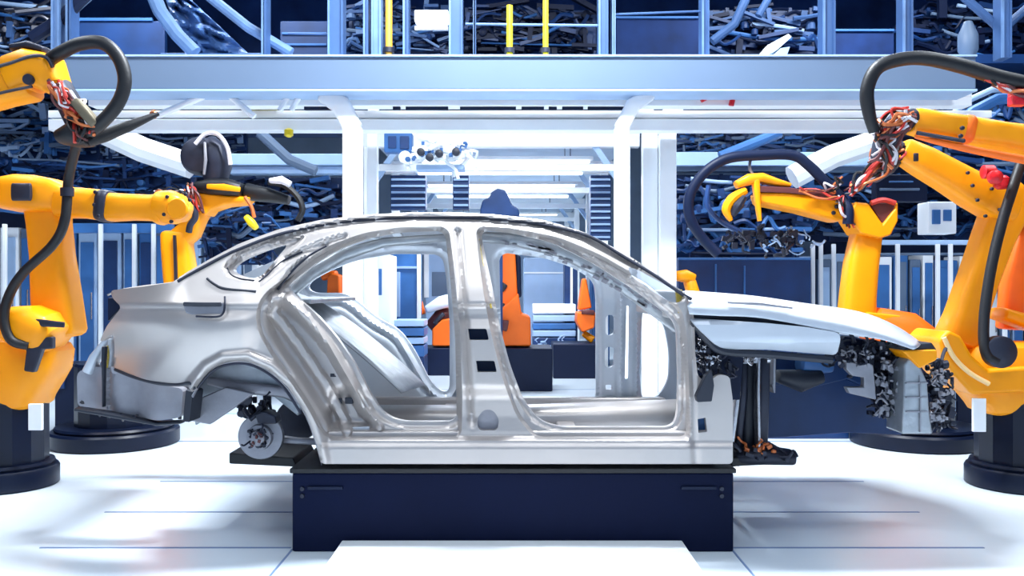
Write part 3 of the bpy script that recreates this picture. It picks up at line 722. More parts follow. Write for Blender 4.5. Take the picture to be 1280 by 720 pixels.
MB().lathe([(.10,-.02),(.12,0),(.12,.3),(.10,.32)], at(1284,262,6.75), 'Y', 24).build('elbow_motor', M_BLACK, fr)
mb = MB(); mb.plink([(1092,222,8,.08),(1104,208,14,.1),(1116,192,15,.1),(1124,184,11,.1)], Y, power=2.6); mb.build('wrist_core', M_DARK, fr)
cables(fr, [((1124,186),(1098,216)), ((1108,196),(1066,238)), ((1120,178),(1092,200))], 6.55, 15, .06, 6, .08)
MB().tube([at(1276,205,6.36), at(1266,235,6.34), at(1252,280,6.34), at(1238,340,6.34), at(1230,400,6.33), at(1232,440,6.3), at(1246,452,6.3)], .037, 14, k=10).build('hose', M_BLACK, fr)
mb = MB(); mb.lathe([(.035,-.05),(.05,-.04),(.05,.03),(.03,.05)], at(1236,215,6.4), 'X', 16); mb.lathe([(.03,-.05),(.055,-.03),(.055,.03),(.03,.05)], at(1252,228,6.4), 'Z', 16); mb.lathe([(.02,-.06),(.05,-.04),(.05,.0)], at(1242,222,6.33), 'Y', 16); mb.build('valve_block', M_RED, fr)

# ---- upper right robot, standing beyond the right edge
Y = 6.0
ur = thing('welding_robot', 'orange robot forearm reaching in at the upper right edge under a long black hose', 'robot', (4.75, Y, 0))
pedestal(ur, 4.75, Y, .30, .40, .66)
mb = MB(); mb.loft([(Vector((4.75,Y,.62)),.34,.26),(Vector((4.75,Y,.85)),.34,.26),(Vector((4.7,Y,1.05)),.26,.24)]); mb.build('turret', M_ORANGE, ur)
mb = MB(); mb.loft([(Vector((4.7,Y,.95)),.16,.15),(Vector((4.85,Y,1.6)),.14,.13),(Vector((4.9,Y,2.3)),.15,.14)]); mb.build('lower_arm', M_ORANGE, ur)
mb = MB(); mb.plink([(1142,152,16,.1),(1170,158,17,.12),(1202,163,17,.12)], Y, power=3.6, n=30); mb.build('wrist_tube', M_ORANGE, ur)
mb = MB(); mb.plink([(1201,163,18.5,.13),(1206,164,18.5,.13)], Y, power=3.6); mb.build('wrist_seam', M_DORANGE, ur)
mb = MB(); mb.plink([(1208,164,17,.12),(1250,170,16,.12),(1300,178,18,.13),(1400,196,24,.15),(1520,214,28,.16)], Y, power=3.6, n=30); mb.build('forearm', M_ORANGE, ur)
mb = MB(); mb.tube([at(1144,170,5.9), at(1172,177,5.87), at(1220,188,5.86), at(1300,203,5.86), at(1420,222,5.88)], [.016,.024,.03,.036], 12); mb.build('lower_rail', M_DORANGE, ur)
mb = MB(); mb.tube([at(1146,166,5.86), at(1180,172,5.84), at(1204,176,5.84)], .014, 8); mb.build('rail_seam', M_DARK, ur)
bolts(ur, [(1201,170),(1204,176),(1203,160)], 5.84, .014)
mb = MB(); mb.plink([(1100,196,10,.09),(1108,172,14,.1),(1124,154,15,.1),(1140,148,13,.1)], Y, power=2.6); mb.build('wrist_core', M_DARK, ur)
cables(ur, [((1136,146),(1098,170)), ((1132,158),(1096,196)), ((1104,160),(1112,206)), ((1128,140),(1094,156))], 5.85, 23, .06, 8, .08)
MB().tube([at(1093,165,5.82), at(1086,140,5.8), at(1084,112,5.78), at(1096,86,5.76), at(1122,75,5.76), at(1156,73,5.76), at(1200,82,5.78), at(1246,96,5.8), at(1310,112,5.84), at(1420,150,5.9)], [.035,.045,.045,.045,.05,.05,.05], 16, k=10).build('hose', M_BLACK, ur)
mb = MB(); mb.lathe([(.03,-.06),(.06,-.04),(.06,.04),(.03,.06)], at(1274,118,5.85), 'X', 18); mb.box(at(1272,126,5.83), (.10,.08,.07)); mb.build('valve_block', M_RED, ur, bevel=.01)
cables(ur, [((1232,98),(1266,112)), ((1240,104),(1290,122))], 5.8, 24, .025, 2, .03)

# ---- rear right robot
Y = 8.5
rr_ = thing('welding_robot', 'orange robot arm behind the hood with forearm stretched left inside a wide black hose ring', 'robot', (3.9, Y, 0))
pedestal(rr_, 3.9, Y, .34, .60, .78)
mb = MB(); mb.plink([(1150,462,36,.26),(1140,440,40,.27),(1118,420,36,.25),(1090,404,22,.2)], Y, n=28); mb.build('turret', M_DORANGE, rr_)
MB().prism([(1084,390),(1127,394),(1129,410),(1084,406)], Y-.2, Y+.2).build('shoulder_cover', M_ORANGE, rr_, bevel=.02)
mb = MB(); mb.plink([(1070,404,21,.15),(1072,370,20,.14),(1076,330,19,.14),(1082,296,17,.14)], Y, power=4.2, n=30); mb.build('lower_arm', M_ORANGE, rr_)
MB().prism([(1070,252),(1086,254),(1104,280),(1118,262),(1123,252),(1123,276),(1114,294),(1100,298),(1076,292),(1062,270)], Y-.2, Y+.16).build('elbow_housing', M_ORANGE, rr_, bevel=.03, seg=3)
MB().prism([(1087,254),(1118,253),(1120,262),(1104,281)], Y-.17, Y+.14).build('elbow_cap', M_CBROWN, rr_, bevel=.015)
mb = MB(); mb.tube([at(1089,254,8.3), at(1104,250,8.3), at(1119,254,8.3)], .025, 8); mb.build('elbow_hose', M_CRED, rr_)
MB().prism([(946,240),(980,240),(1050,248),(1058,258),(1057,276),(1046,276),(1000,264),(950,254)], Y-.14, Y+.14).build('forearm', M_ORANGE, rr_, bevel=.03, seg=3)
bolts(rr_, [(1042,266),(1046,258)], Y-.15, .02)
MB().prism([(945,232),(985,234),(1054,244),(1052,248),(985,241),(948,240)], Y-.16, Y-.02).build('cable_tray', M_CBROWN, rr_, bevel=.008)
mb = MB(); mb.plink([(918,232,5,.08),(932,226,7,.1),(948,224,6,.1),(965,229,4.5,.09),(983,233,2.5,.07)], Y, dY=-.08); mb.build('wrist_cover', M_ORANGE, rr_)
mb = MB(); mb.plink([(940,228,4.5,.06),(942,250,3.5,.05),(945,277,2,.04)], Y, dY=-.12); mb.build('gripper_finger', M_ORANGE, rr_)
mb = MB(); mb.tube([at(932,238,8.38), at(916,248,8.36), at(908,262,8.36), at(914,276,8.36)], [.035,.05,.045,.02], 10); mb.build('gripper_finger', M_ORANGE, rr_)
mb = MB(); mb.tube([at(930,246,8.36), at(922,258,8.34), at(916,270,8.34)], [.03,.05,.02], 10); mb.build('gripper_jaw', M_DARK, rr_)
mb = MB(); mb.tube([at(938,200,8.45), at(937,210,8.4), at(942,220,8.4)], .015, 8); mb.build('hose_hanger', M_GREY, rr_)
MB().tube([at(898,318,8.45), at(880,300,8.45), at(864,276,8.42), at(861,250,8.4), at(872,226,8.38), at(890,208,8.36), at(914,197,8.36), at(950,194,8.36), at(990,194,8.36), at(1010,206,8.36), at(1030,226,8.36), at(1050,246,8.36), at(1060,262,8.3), at(1060,280,8.3)], .05, 16, k=8).build('hose', M_NAVY, rr_)
mb = MB(); mb.tube([at(886,232,8.6), at(884,256,8.6), at(900,276,8.6), at(926,290,8.6)], .025, 8); mb.build('inner_hose', M_DBLUE, rr_)
cables(rr_, [((1000,240),(1050,248)), ((1050,248),(1064,280)), ((1058,240),(1092,222)), ((1030,238),(1050,226))], 8.3, 33, .06, 5, .06)
mb = MB(); clutter(mb, at(950,300,8.7), (.7,.3,.14), 50, 34, (.03,.08)); mb.build('tool_linkage', M_DARK, rr_)['kind'] = 'stuff'
mb = MB(); clutter(mb, at(985,300,8.6), (.6,.1,.22), 14, 35, (.02,.05), .9); mb.build('tool_wiring', M_PALE, rr_)['kind'] = 'stuff'

# ---- distant robots beyond the car
def far_robot(label, Y, parts, px0, px1, ytop, ybot):
    a, b = at(px0, ybot, Y), at(px1, ytop, Y)
    root = thing('welding_robot', label, 'robot', ((a.x+b.x)/2, Y, 0))
    MB().box(((a.x+b.x)/2, Y, b.z/2), (b.x-a.x, .9, b.z)).build('base_block', M_NAVY, root, bevel=.02)
    for nm, m, st, hd in parts:
        if isinstance(st[0], tuple) and len(st[0]) == 2:
            MB().prism(st, Y-hd, Y+hd).build(nm, m, root, bevel=.03, seg=2)
        else:
            MB().plink(st, Y, power=3.4, n=18).build(nm, m, root)
    return root
far_robot('tall deep orange robot seen through the front door opening, right of the centre pillar', 13.2, [
    ('lower_arm', M_DORANGE, [(625,316),(644,315),(647,370),(650,392),(643,404),(626,398),(624,350)], .22),
    ('turret', M_DORANGE, [(622,390),(648,366),(652,392),(663,396),(664,433),(618,433)], .35),
    ('arm_back', M_NAVY, [(644,316),(651,320),(652,372),(646,372)], .12),
    ('elbow_cap', M_SEAM, [(627,362,4,.05,-.24),(631,356,4,.05,-.24)], 0),
    ('shoulder_cap', M_CBROWN, [(624,404,6,.04,-.38),(634,406,7,.05,-.38)], 0),
    ('motor', M_SEAM, [(628,380,3,.05,-.24),(630,388,3,.05,-.24)], 0)], 606, 689, 433, 478)
far_robot('low deep orange robot with white folded arm, seen left of the centre pillar', 15.5, [
    ('turret', M_DORANGE, [(540,412),(552,400),(572,396),(600,400),(602,433),(540,433)], .4),
    ('wrist', M_CBROWN, [(540,408,9,.2),(552,398,12,.2),(562,392,9,.2)], 0),
    ('forearm', M_WHITE, [(536,386,5,.15,-.2),(552,378,8,.2,-.2),(580,372,9,.2,-.2)], 0),
    ('tool_head', M_DORANGE, [(523,378,5,.14),(527,392,5,.14)], 0),
    ('hose', M_SEAM, [(556,392,3,.05,-.3),(546,402,3,.05,-.3),(556,412,3,.05,-.3)], 0)], 524, 606, 433, 458)
far_robot('slim orange robot with forked wrist in the distance, seen beside the far hinge pillar', 15.0, [
    ('lower_arm', M_DORANGE, [(729,348),(733,348),(740,385),(723,388)], .2),
    ('turret', M_DORANGE, [(722,390),(745,390),(743,410),(728,416),(721,402)], .3),
    ('wrist', M_ORANGE, [(730,417,4,.1),(740,424,5,.12)], 0),
    ('seam', M_CBROWN, [(726,389,3,.05,-.3),(740,390,3,.05,-.3)], 0)], 690, 752, 428, 456)
far_robot('small orange robot glimpsed through the rear door window', 14.0, [
    ('lower_arm', M_DORANGE, [(409,345),(414,341),(424,344),(425,370),(408,370)], .2),
    ('forearm', M_DORANGE, [(404,347,4,.1),(412,344,5,.12),(420,343,5,.12)], 0)], 395, 440, 368, 474)
far_robot('orange robot head peeping over the cowl just right of the windscreen pillar', 10.6, [
    ('elbow_housing', M_ORANGE, [(844,345,6,.12),(856,345,8,.14),(866,348,6,.12)], 0),
    ('lower_arm', M_ORANGE, [(862,352,7,.12),(868,372,8,.12),(866,400,9,.14)], 0)], 853, 892, 398, 515)
# ================================================================== HALL
def floor_mat():
    m = mat('polished_floor', (222, 234, 243), 0.24, var=0.05, vscale=.6, bump=0.015, bscale=3)
    return m
FY0, FY1, FX, CZ = -3.0, 32.0, 11.0, 8.2
struct('floor', MB().box((0, (FY0+FY1)/2, -.05), (2*FX, FY1-FY0, .1)), floor_mat())
M_WALL = mat('hall_wall_navy', (26, 48, 92), .6, var=.3, vscale=1.2)
M_CEIL = mat('hall_ceiling_navy', (20, 36, 72), .7, var=.3, vscale=.8)
struct('ceiling', MB().box((0, (FY0+FY1)/2, CZ+.05), (2*FX, FY1-FY0, .1)), M_CEIL)
struct('wall_left', MB().box((-FX-.05, (FY0+FY1)/2, CZ/2), (.1, FY1-FY0, CZ)), M_WALL)
struct('wall_right', MB().box((FX+.05, (FY0+FY1)/2, CZ/2), (.1, FY1-FY0, CZ)), M_WALL)
struct('wall_back', MB().box((0, FY1+.05, CZ/2), (2*FX, .1, CZ)), mat('back_wall_pale', (190, 212, 240), .6, var=.12, vscale=.8))
# joints in the floor
jm = mat('floor_joint', (110, 135, 175), .5)
k = 1
for sx in (-1, 1):
    for yy in (6.82, 5.89, 5.08):
        struct('trim_%d' % k, MB().box((sx*2.0, yy, .0015), (1.45, .018, .003)), jm); k += 1
    struct('trim_%d' % k, MB().box((sx*1.26, 3.4, .0015), (.012, 3.3, .003)), jm); k += 1
for yy in (8.6, 10.5, 13.0):
    struct('trim_%d' % k, MB().box((0, yy, .0015), (8, .03, .003)), jm); k += 1

# ---- wide girder and white rails across the cell
def member(name, label, cat, x0, y0, x1, y1, Y, dy, m, group=None, bevel=.008):
    o = MB().pbox(x0, y0, x1, y1, Y, dy).build(name, m, bevel=bevel)
    return tag(o, label, cat, group)
gd = thing('cell_girder', 'wide plain blue-grey girder running across the top of the cell', 'girder', (0, 9, 3.5))
MB().pbox(76, 70, 1220, 111, 9.0, .35).build('web', M_BEAM, gd, bevel=.01)
MB().pbox(76, 111, 1222, 114, 8.97, .42).build('lower_flange', M_PALE, gd, bevel=.004)
MB().pbox(76, 68, 1222, 70.5, 8.97, .42).build('upper_flange', M_PALE, gd, bevel=.004)
ra = thing('gantry_rail', 'white rail directly under the blue-grey girder', 'rail', (0, 9.3, 3.4))
MB().pbox(110, 116, 1215, 121, 9.45, .2).build('flange', M_WHITE, ra, bevel=.004)
MB().pbox(110, 121, 1215, 132, 9.45, .2).build('web', M_WHITE, ra, bevel=.006)
for i, (a, b) in enumerate(((491,500),(507,560),(575,645),(652,680),(686,696),(703,729),(735,800),(380,420))):
    MB().pbox(a, 133, b, 137, 9.5, .06).build('slot', M_NAVY, ra)
rb = thing('gantry_rail', 'broad white double rail crossing the cell below the upper rail', 'rail', (0, 9.8, 3.2))
MB().pbox(60, 138, 1240, 147, 9.85, .2).build('upper_track', M_WHITE, rb, bevel=.006)
MB().pbox(60, 149, 1240, 163, 9.8, .2).build('lower_track', M_WHITE, rb, bevel=.01)
# trapezoid braces at the left above the rail
def strutobj(name, label, cat, pts, Y, r, m, group=None):
    return tag(MB().tube([at(x, y, Y) for x, y in pts], r, 10, smooth=False).build(name, m), label, cat, group)
strutobj('brace', 'thin white peaked brace over the double rail at upper left', 'brace', [(196,145),(262,117),(284,117),(318,146)], 9.34, .035, M_WHITE)
strutobj('brace', 'short white slanting brace right of the white peaked brace', 'brace', [(350,138),(362,117)], 9.34, .03, M_WHITE)
strutobj('brace', 'second short white slanting brace beside the left portal corner', 'brace', [(364,138),(376,117)], 9.34, .03, M_WHITE)
tag(MB().pbox(303,120,345,137,9.75,.08).build('cable_box', mat('straw_box', (150,145,110), .5, var=.4, vscale=9), bevel=.01), 'small straw-coloured box on the rail beside the peaked brace', 'cable box')
tag(MB().lathe([(.03,-.05),(.05,0),(.03,.05)], at(226,124,9.6), 'X', 14).build('beacon_lamp', M_COPPER), 'small orange beacon between the girder and the double rail at upper left', 'beacon')
tag(MB().lathe([(.02,-.05),(.05,-.03),(.05,.03),(.02,.05)], at(361,166,9.75), 'Z', 14).build('beacon_lamp', M_YEL), 'small yellow beacon hanging under the double rail at left', 'beacon')
tag(MB().tube([at(876,125,9.4), at(892,119,9.4), at(914,120,9.4), at(914,132,9.4)], .03, 8).build('air_hose', M_RED), 'short red air hose on the rail right of centre', 'hose')
# white portal frames
def portal(label, Y, px, corner, foot, w=.11, side=1):
    t = thing('portal_frame', label, 'frame', (at(px, 300, Y).x, Y, 0))
    top = at(*corner, Y); el = at(px, corner[1]+42, Y); ft = Vector((el.x, Y, 0))
    mb = MB(); mb.loft([(top, w*.7, .07), (top.lerp(el, .5)+Vector((side*.03,0,.06)), w*.8, .07), (el, w*.8, .07)], power=5, n=20); mb.build('corner_brace', M_WHITE, t)
    MB().box((ft.x, Y, el.z/2), (w*1.5, .14, el.z)).build('post', M_WHITE, t, bevel=.01)
    MB().box((ft.x, Y, .02), (w*1.5+.02, .34, .04)).build('foot_plate', M_PALE, t, bevel=.005)
    return t
portal('white portal post with curved top corner at the left of the tunnel', 9.24, 441, (405,118), 0, .13, 1)
portal('slim white post standing just right of the left portal', 10.5, 466, (462,122), 0, .08, 1)
portal('white portal post with curved top corner at the right of the tunnel', 9.24, 777, (812,118), 0, .10, -1)
portal('slim white post between the two right portal posts', 10.5, 812, (806,122), 0, .12, -1)
portal('outer white post of the right portal next to the navy enclosure', 10.4, 834, (850,126), 0, .13, -1)
# light horizontal beams, left bay, right bay
member('cross_beam', 'pale blue cross beam under the double rail in the left bay', 'beam', 285, 192, 440, 206, 12.0, .2, M_PALE)
member('cross_beam', 'lower pale blue cross beam in the left bay', 'beam', 285, 208, 440, 217, 12.1, .2, M_PALE)
member('cross_beam', 'pale blue cross beam between right portal and black hose ring', 'beam', 840, 190, 1090, 207, 12.0, .2, M_PALE)
member('cross_beam', 'lower thin cross beam between right portal and black hose ring', 'beam', 840, 208, 1080, 214, 12.1, .2, M_BEAM)
strutobj('duct', 'wide white duct slanting up behind the black hose ring at right', 'duct', [(990,222),(1040,196),(1110,172)], 11.5, .16, M_WHITE)
strutobj('duct', 'white tapering duct slanting down behind the left robots', 'duct', [(120,160),(180,188),(240,208)], 11.5, .17, M_WHITE)
strutobj('duct', 'dark diagonal conduit in the right bay under the double rail', 'duct', [(900,196),(975,166)], 11.3, .07, M_MID)
strutobj('duct', 'blue sloping conduit behind the round black tool head', 'duct', [(325,166),(362,200),(395,214)], 11.3, .07, M_BEAM)

# ---- receding white assembly tunnel
for i, Yt in enumerate((12.6, 15.5, 18.5, 22, 26)):
    nth = ('nearest', 'second', 'third', 'fourth', 'farthest')[i]
    t = thing('tunnel_frame', nth + ' white rectangular frame of the receding tunnel behind the car', 'frame', (0.05, Yt, 0))
    xl, xr = -2.05, 1.62
    MB().box((xl, Yt, 1.85), (.13, .16, 3.7)).build('post', M_WHITE, t, bevel=.01)
    MB().box((xr, Yt, 1.85), (.13, .16, 3.7)).build('post', M_WHITE, t, bevel=.01)
    MB().box(((xl+xr)/2, Yt, 3.62), (xr-xl+.4, .18, .22)).build('lintel', M_WHITE, t, bevel=.01)
    MB().box(((xl+xr)/2, Yt, 3.22), (xr-xl, .1, .10)).build('tie_bar', M_WHITE, t, bevel=.01)
    mb = MB(); mb.bar((xl, Yt, 2.9), (xl+.45, Yt, 3.55), .08, .08); mb.build('knee_brace', M_PALE, t)
    mb = MB(); mb.bar((xr, Yt, 2.9), (xr-.45, Yt, 3.55), .08, .08); mb.build('knee_brace', M_PALE, t)
for i, Yt in enumerate((13.6, 15.0, 16.8, 18.8, 21, 23.5, 26.5, 29.5)):
    nth = ('first', 'second', 'third', 'fourth', 'fifth', 'sixth', 'seventh', 'eighth')[i]
    t = thing('tube_light', nth + ' glowing tube light across the tunnel, counted from the near end', 'light', (0, Yt, 3.5), 'tube lights of the tunnel')
    MB().box((-.2, Yt, 3.50), (2.9, .16, .06)).build('housing', M_WHITE, t, bevel=.01)
    MB().box((-.2, Yt, 3.45), (2.8, .10, .04)).build('diffuser', M_LAMP2, t, bevel=.01)
    for sx in (-1.3, .9): MB().tube([(sx, Yt, 3.52), (sx, Yt, 3.93)], .012, 6, smooth=False).build('rod', M_STEEL, t)
struct('trim_20', MB().box((-.2, 22.2, 3.95), (4.2, 19.5, .05)), mat('tunnel_liner', (205,222,242), .5, var=.1, vscale=1.5))
# signs of machinery inside the tunnel
def boxy(name, label, cat, x0, y0, x1, y1, Y, dy, m, extras=(), ground=False, bevel=.015):
    a, b = at(x0, y1, Y), at(x1, y0, Y)
    zb = 0 if ground else a.z
    t = thing(name, label, cat, ((a.x+b.x)/2, Y, zb))
    MB().box(((a.x+b.x)/2, Y+dy/2, (zb+b.z)/2), (b.x-a.x, dy, b.z-zb)).build('housing', m, t, bevel=bevel)
    for nm, mm, (ex0, ey0, ex1, ey1) in extras:
        MB().pbox(ex0, ey0, ex1, ey1, Y-.025, .05).build(nm, mm, t, bevel=.006)
    return t
boxy('control_cabinet', 'tall white machine cabinet with a narrow dark window left of the far robots', 'cabinet', 440, 318, 487, 400, 12.8, .8, M_WHITE, [('window', M_MID, (467,336,477,369)), ('door_seam', M_PALE, (460,322,461,398))], True)
boxy('control_cabinet', 'blue glazed cabinet between the white cabinet and the centre pillar', 'cabinet', 488, 316, 522, 398, 14.5, .7, M_MID, [('glass', M_PALE, (494,340,500,396)), ('rail', M_PALE, (488,333,522,336)), ('post', M_WHITE, (521,314,526,400))], True)
boxy('control_cabinet', 'pale grey-blue cabinet partly hidden by the centre pillar', 'cabinet', 532, 318, 566, 372, 17.5, .7, M_PALE, [('post', M_WHITE, (530,316,536,372)), ('panel', M_BEAM, (540,340,560,370))], True)
boxy('machine_enclosure', 'large pale blue enclosure behind the tall far robot', 'enclosure', 655, 322, 712, 380, 17.5, 1.2, M_PALE, [('seam', M_WHITE, (655,340,712,342))], True)
boxy('control_cabinet', 'narrow navy cabinet right of the pale enclosure', 'cabinet', 706, 330, 722, 396, 16.2, .5, M_DBLUE, [('edge_light', M_WHITE, (713,334,716,390))], True)
boxy('control_cabinet', 'blue cabinet behind the slim forked robot', 'cabinet', 740, 335, 762, 400, 17, .6, M_MID, [('edge', M_PALE, (746,337,749,398))], True)
cv = thing('conveyor_bench', 'low white bench with stacked blue trays between the far robots', 'bench', (.9, 14, 0))
for j, (a, b, mm) in enumerate(((380,392,M_WHITE),(394,402,M_PALE),(404,412,M_MID),(413,421,M_PALE),(422,436,M_DBLUE))):
    MB().pbox(666, a, 720, b, 15.8, .6).build('tray', mm, cv, bevel=.02)
MB().pbox(664, 436, 720, 464, 15.8, .6).build('base', M_NAVY, cv, bevel=.02)
mb = MB(); clutter(mb, at(690, 434, 15.7), (.56,.1,.2), 60, 51, (.02,.07), .8); mb.build('hose_coil', M_PALE, cv)['kind'] = 'stuff'
tb = thing('parts_rack', 'blue parts rack with white trays seen through the rear door opening', 'rack', (-1.7, 13, 0))
for j, (a, b, mm) in enumerate(((400,408,M_PALE),(410,420,M_MID),(422,430,M_PALE),(432,446,M_MID))):
    MB().pbox(491, a, 530, b, 13.3, .6).build('tray', mm, tb, bevel=.015)
MB().pbox(491, 446, 530, 482, 13.3, .6).build('base', M_DBLUE, tb, bevel=.02)
t = thing('sensor_head', 'dark blue scanner head standing up above the car roof at centre', 'scanner', (0, 12.5, 2.6))
MB().prism([(600,262),(603,250),(612,246),(614,240),(622,235),(632,238),(637,248),(640,256),(648,260),(650,270),(600,270)], 12.3, 12.7).build('head', M_DBLUE, t, bevel=.03)
MB().box((at(624,300,12.5).x, 12.5, at(0,268,12.5).z/2), (.10,.10,at(0,268,12.5).z)).build('mast', M_DBLUE, t, bevel=.01)
# machinery hanging in the tunnel mouth at left: white cluster
t = thing('hoist_unit', 'white hoist machinery with round black holes hung left of centre under the rail', 'hoist', (-.9, 11.5, 3.1))
mb = MB(); clutter(mb, at(548,186,11.5), (.9,.4,.28), 46, 61, (.05,.14), .3); mb.build('gearbox', M_WHITE, t)['kind'] = 'stuff'
mb = MB(); clutter(mb, at(548,190,11.25), (.8,.06,.24), 16, 62, (.03,.06), .2); mb.build('fitting', M_MID, t)['kind'] = 'stuff'
MB().pbox(520,206,580,212,11.5,.3).build('carrier', M_PALE, t, bevel=.01)
for j,(cx_,cy_) in enumerate(((526,190),(537,197),(549,192),(570,190))):
    MB().lathe([(.02,-.04),(.05,-.03),(.05,.04)], at(cx_,cy_,11.2), 'Y', 14).build('port', M_SEAM, t)
boxy('valve_panel', 'blue valve panel with round gauges at the left inside the tunnel mouth', 'panel', 480, 166, 515, 190, 11.8, .2, M_MID, [('gauge', M_DBLUE, (485,170,495,185)), ('gauge', M_DBLUE, (500,170,511,186))])
for j, (a, b, w0, w1, lab) in enumerate(((219,262,488,532,'blue louvred rack hung at the left of the tunnel'), (219,262,566,586,'narrow blue louvred unit hung left of centre'), (219,300,738,764,'blue louvred rack hung at the right of the tunnel'))):
    Yq = 13.2; t = thing('louvre_rack', lab, 'rack', (at(w0,0,Yq).x, Yq, at(0,b,Yq).z))
    MB().pbox(w0, a, w1, b, Yq+.05, .2).build('backing', M_DBLUE, t, bevel=.01)
    y = a + 4
    while y < b:
        MB().pbox(w0+1, y, w1-1, y+2.4, Yq, .06).build('slat', M_PALE, t); y += 8

# ---- cabinets and screens left and right
def row(px0, px1, ytop, Y, seed, side, names):
    rr = random.Random(seed); x = px0; i = 0
    while x < px1:
        w = rr.choice((16, 20, 26, 30)); m = rr.choice((M_MID, M_PALE, M_WHITE, M_BEAM, M_PALE, M_WHITE, M_BEAM))
        yt = ytop + rr.uniform(-4, 8)
        a = at(x, 0, Y); b = at(x+w-3, 0, Y); zt = at(0, yt, Y).z
        t = thing('control_cabinet', names[i % len(names)] % (('first','second','third','fourth','fifth','sixth','seventh','eighth','ninth','tenth','eleventh','twelfth','thirteenth','fourteenth','fifteenth','sixteenth','seventeenth','eighteenth')[i]), 'cabinet', ((a.x+b.x)/2, Y, 0), 'row of slim cabinets along the ' + side)
        MB().box(((a.x+b.x)/2, Y+.25, zt/2), (b.x-a.x, .5, zt)).build('body', m, t, bevel=.012)
        dw = (b.x-a.x)*.7
        MB().box(((a.x+b.x)/2, Y-.01, zt*.55), (dw, .03, zt*.78)).build('door', rr.choice((M_DBLUE, M_MID, M_PALE, M_WHITE, M_BEAM, M_PALE, M_MID)), t, bevel=.006)
        MB().tube([((a.x+b.x)/2+dw*.4, Y-.04, zt*.45), ((a.x+b.x)/2+dw*.4, Y-.04, zt*.62)], .012, 6, smooth=False).build('handle', M_STEEL, t)
        x += w; i += 1
row(0, 320, 284, 13.0, 5, 'left', ['%s slim cabinet from the left in the row behind the left robots'])
row(992, 1270, 320, 13.0, 9, 'right', ['%s slim cabinet from the left in the row behind the right robots'])
def posts(xs, Y, ytop, label, grp, m=M_WHITE, w=.05):
    for i, x in enumerate(xs):
        z = at(0, ytop, Y).z
        t = MB().box((at(x,0,Y).x, Y, z/2), (w, w, z)).build('guard_post', m, bevel=.006)
        tag(t, label % ('first','second','third','fourth','fifth','sixth','seventh','eighth')[i], 'post', grp)
posts([6, 44, 126, 168, 192, 262, 268, 318], 11.8, 280, '%s thin white guard post from the left among the left cabinets', 'guard posts at left')
posts([1016, 1026, 1042, 1122, 1172, 1188, 1256], 11.8, 305, '%s thin white guard post from the left among the right cabinets', 'guard posts at right')
member('guard_rail', 'blue head rail above the left row of cabinets', 'rail', 84, 279, 215, 291, 11.9, .1, M_MID)
member('guard_rail', 'pale guard rail above the right cabinets', 'rail', 1096, 300, 1228, 306, 11.9, .1, M_PALE)
member('guard_rail', 'thin second guard rail above the right cabinets', 'rail', 1096, 316, 1228, 319, 11.9, .1, M_BEAM)
boxy('machine_enclosure', 'big plain navy enclosure right of the white portal, behind the hood', 'enclosure', 848, 322, 1014, 420, 11.2, .8, M_DBLUE, [('panel_seam', M_MID, (894,330,896,366)), ('panel_seam', M_MID, (930,332,932,372)), ('trim_strip', M_MID, (848,322,1014,325))], True)
boxy('machine_cabinet', 'low navy machine cabinet behind the open front wheel area', 'cabinet', 955, 428, 1062, 500, 8.75, .35, M_DBLUE, [('panel_seam', M_NAVY, (990,435,991,540))], True)
boxy('power_unit', 'tall navy power unit beside the front right pedestal', 'power unit', 1196, 478, 1216, 500, 9.2, .4, M_NAVY, [('side_strip', M_PALE, (1190,455,1195,520))], True)
boxy('power_unit', 'tall navy power unit at rear left beside the bumper', 'power unit', 68, 455, 94, 500, 9.2, .4, M_NAVY, [('label_plate', M_DBLUE, (72,470,80,486))], True)
boxy('display_board', 'dark board with faint pale markings behind the right robot wrists', 'board', 1095, 218, 1160, 252, 10.4, .15, M_NAVY, [('marking', M_MID, (1112,226,1142,228)), ('marking', M_BEAM, (1100,235,1150,238))])
boxy('junction_box', 'white junction box on the right guard rail below the robot forearm', 'box', 1160, 252, 1196, 292, 11.0, .3, M_WHITE, [('vent', M_MID, (1166,262,1176,280)), ('vent', M_MID, (1180,262,1190,276))])

# ---- dark machinery banks at mid height
def bank(label, px0, y0, px1, y1, Y, n, seed, mats, s=(.05,.2), dep=.5):
    a, b = at(px0, y1, Y), at(px1, y0, Y); c = (a + b) / 2
    t = thing('pipe_rack', label, 'pipe rack', (c.x, Y, a.z))
    rr = random.Random(seed)
    mb = MB()
    for q in range(3):
        z = a.z + (b.z-a.z)*(q+.5)/3; mb.box((c.x, Y+dep*.6, z), (b.x-a.x, .06, .05))
    for q in range(6):
        x = a.x + (b.x-a.x)*q/5; mb.box((x, Y+dep*.6, c.z), (.05,.05,b.z-a.z))
    mb.build('frame', M_DBLUE, t)
    mb = MB().box((c.x, Y+dep*.6+.12, c.z), (b.x-a.x, .05, b.z-a.z)); mb.build('backplate', M_DBLUE, t)
    for j, mm in enumerate(mats):
        mb = MB(); streaks(mb, (c.x, Y+dep*.2, c.z), (b.x-a.x, dep, (b.z-a.z)*.85), n, seed*7+j, (s[0]*.5, s[1]*.55))
        mb.build(('machinery', 'cable_run', 'pipework', 'cable_duct')[j], mm, t)['kind'] = 'stuff'
    for q in range(5):
        z = rr.uniform(a.z, b.z); x0 = rr.uniform(a.x, c.x); x1 = rr.uniform(c.x, b.x)
        mb = MB(); mb.tube([(x0, Y-.05, z), ((x0+x1)/2, Y-.08, z-rr.uniform(0,.12)), (x1, Y-.05, z+rr.uniform(-.1,.1))], rr.uniform(.015,.035), 8); mb.build('pipe', rr.choice((M_PALE, M_MID, M_DARK, M_BEAM, M_NAVY)), t)
    return t
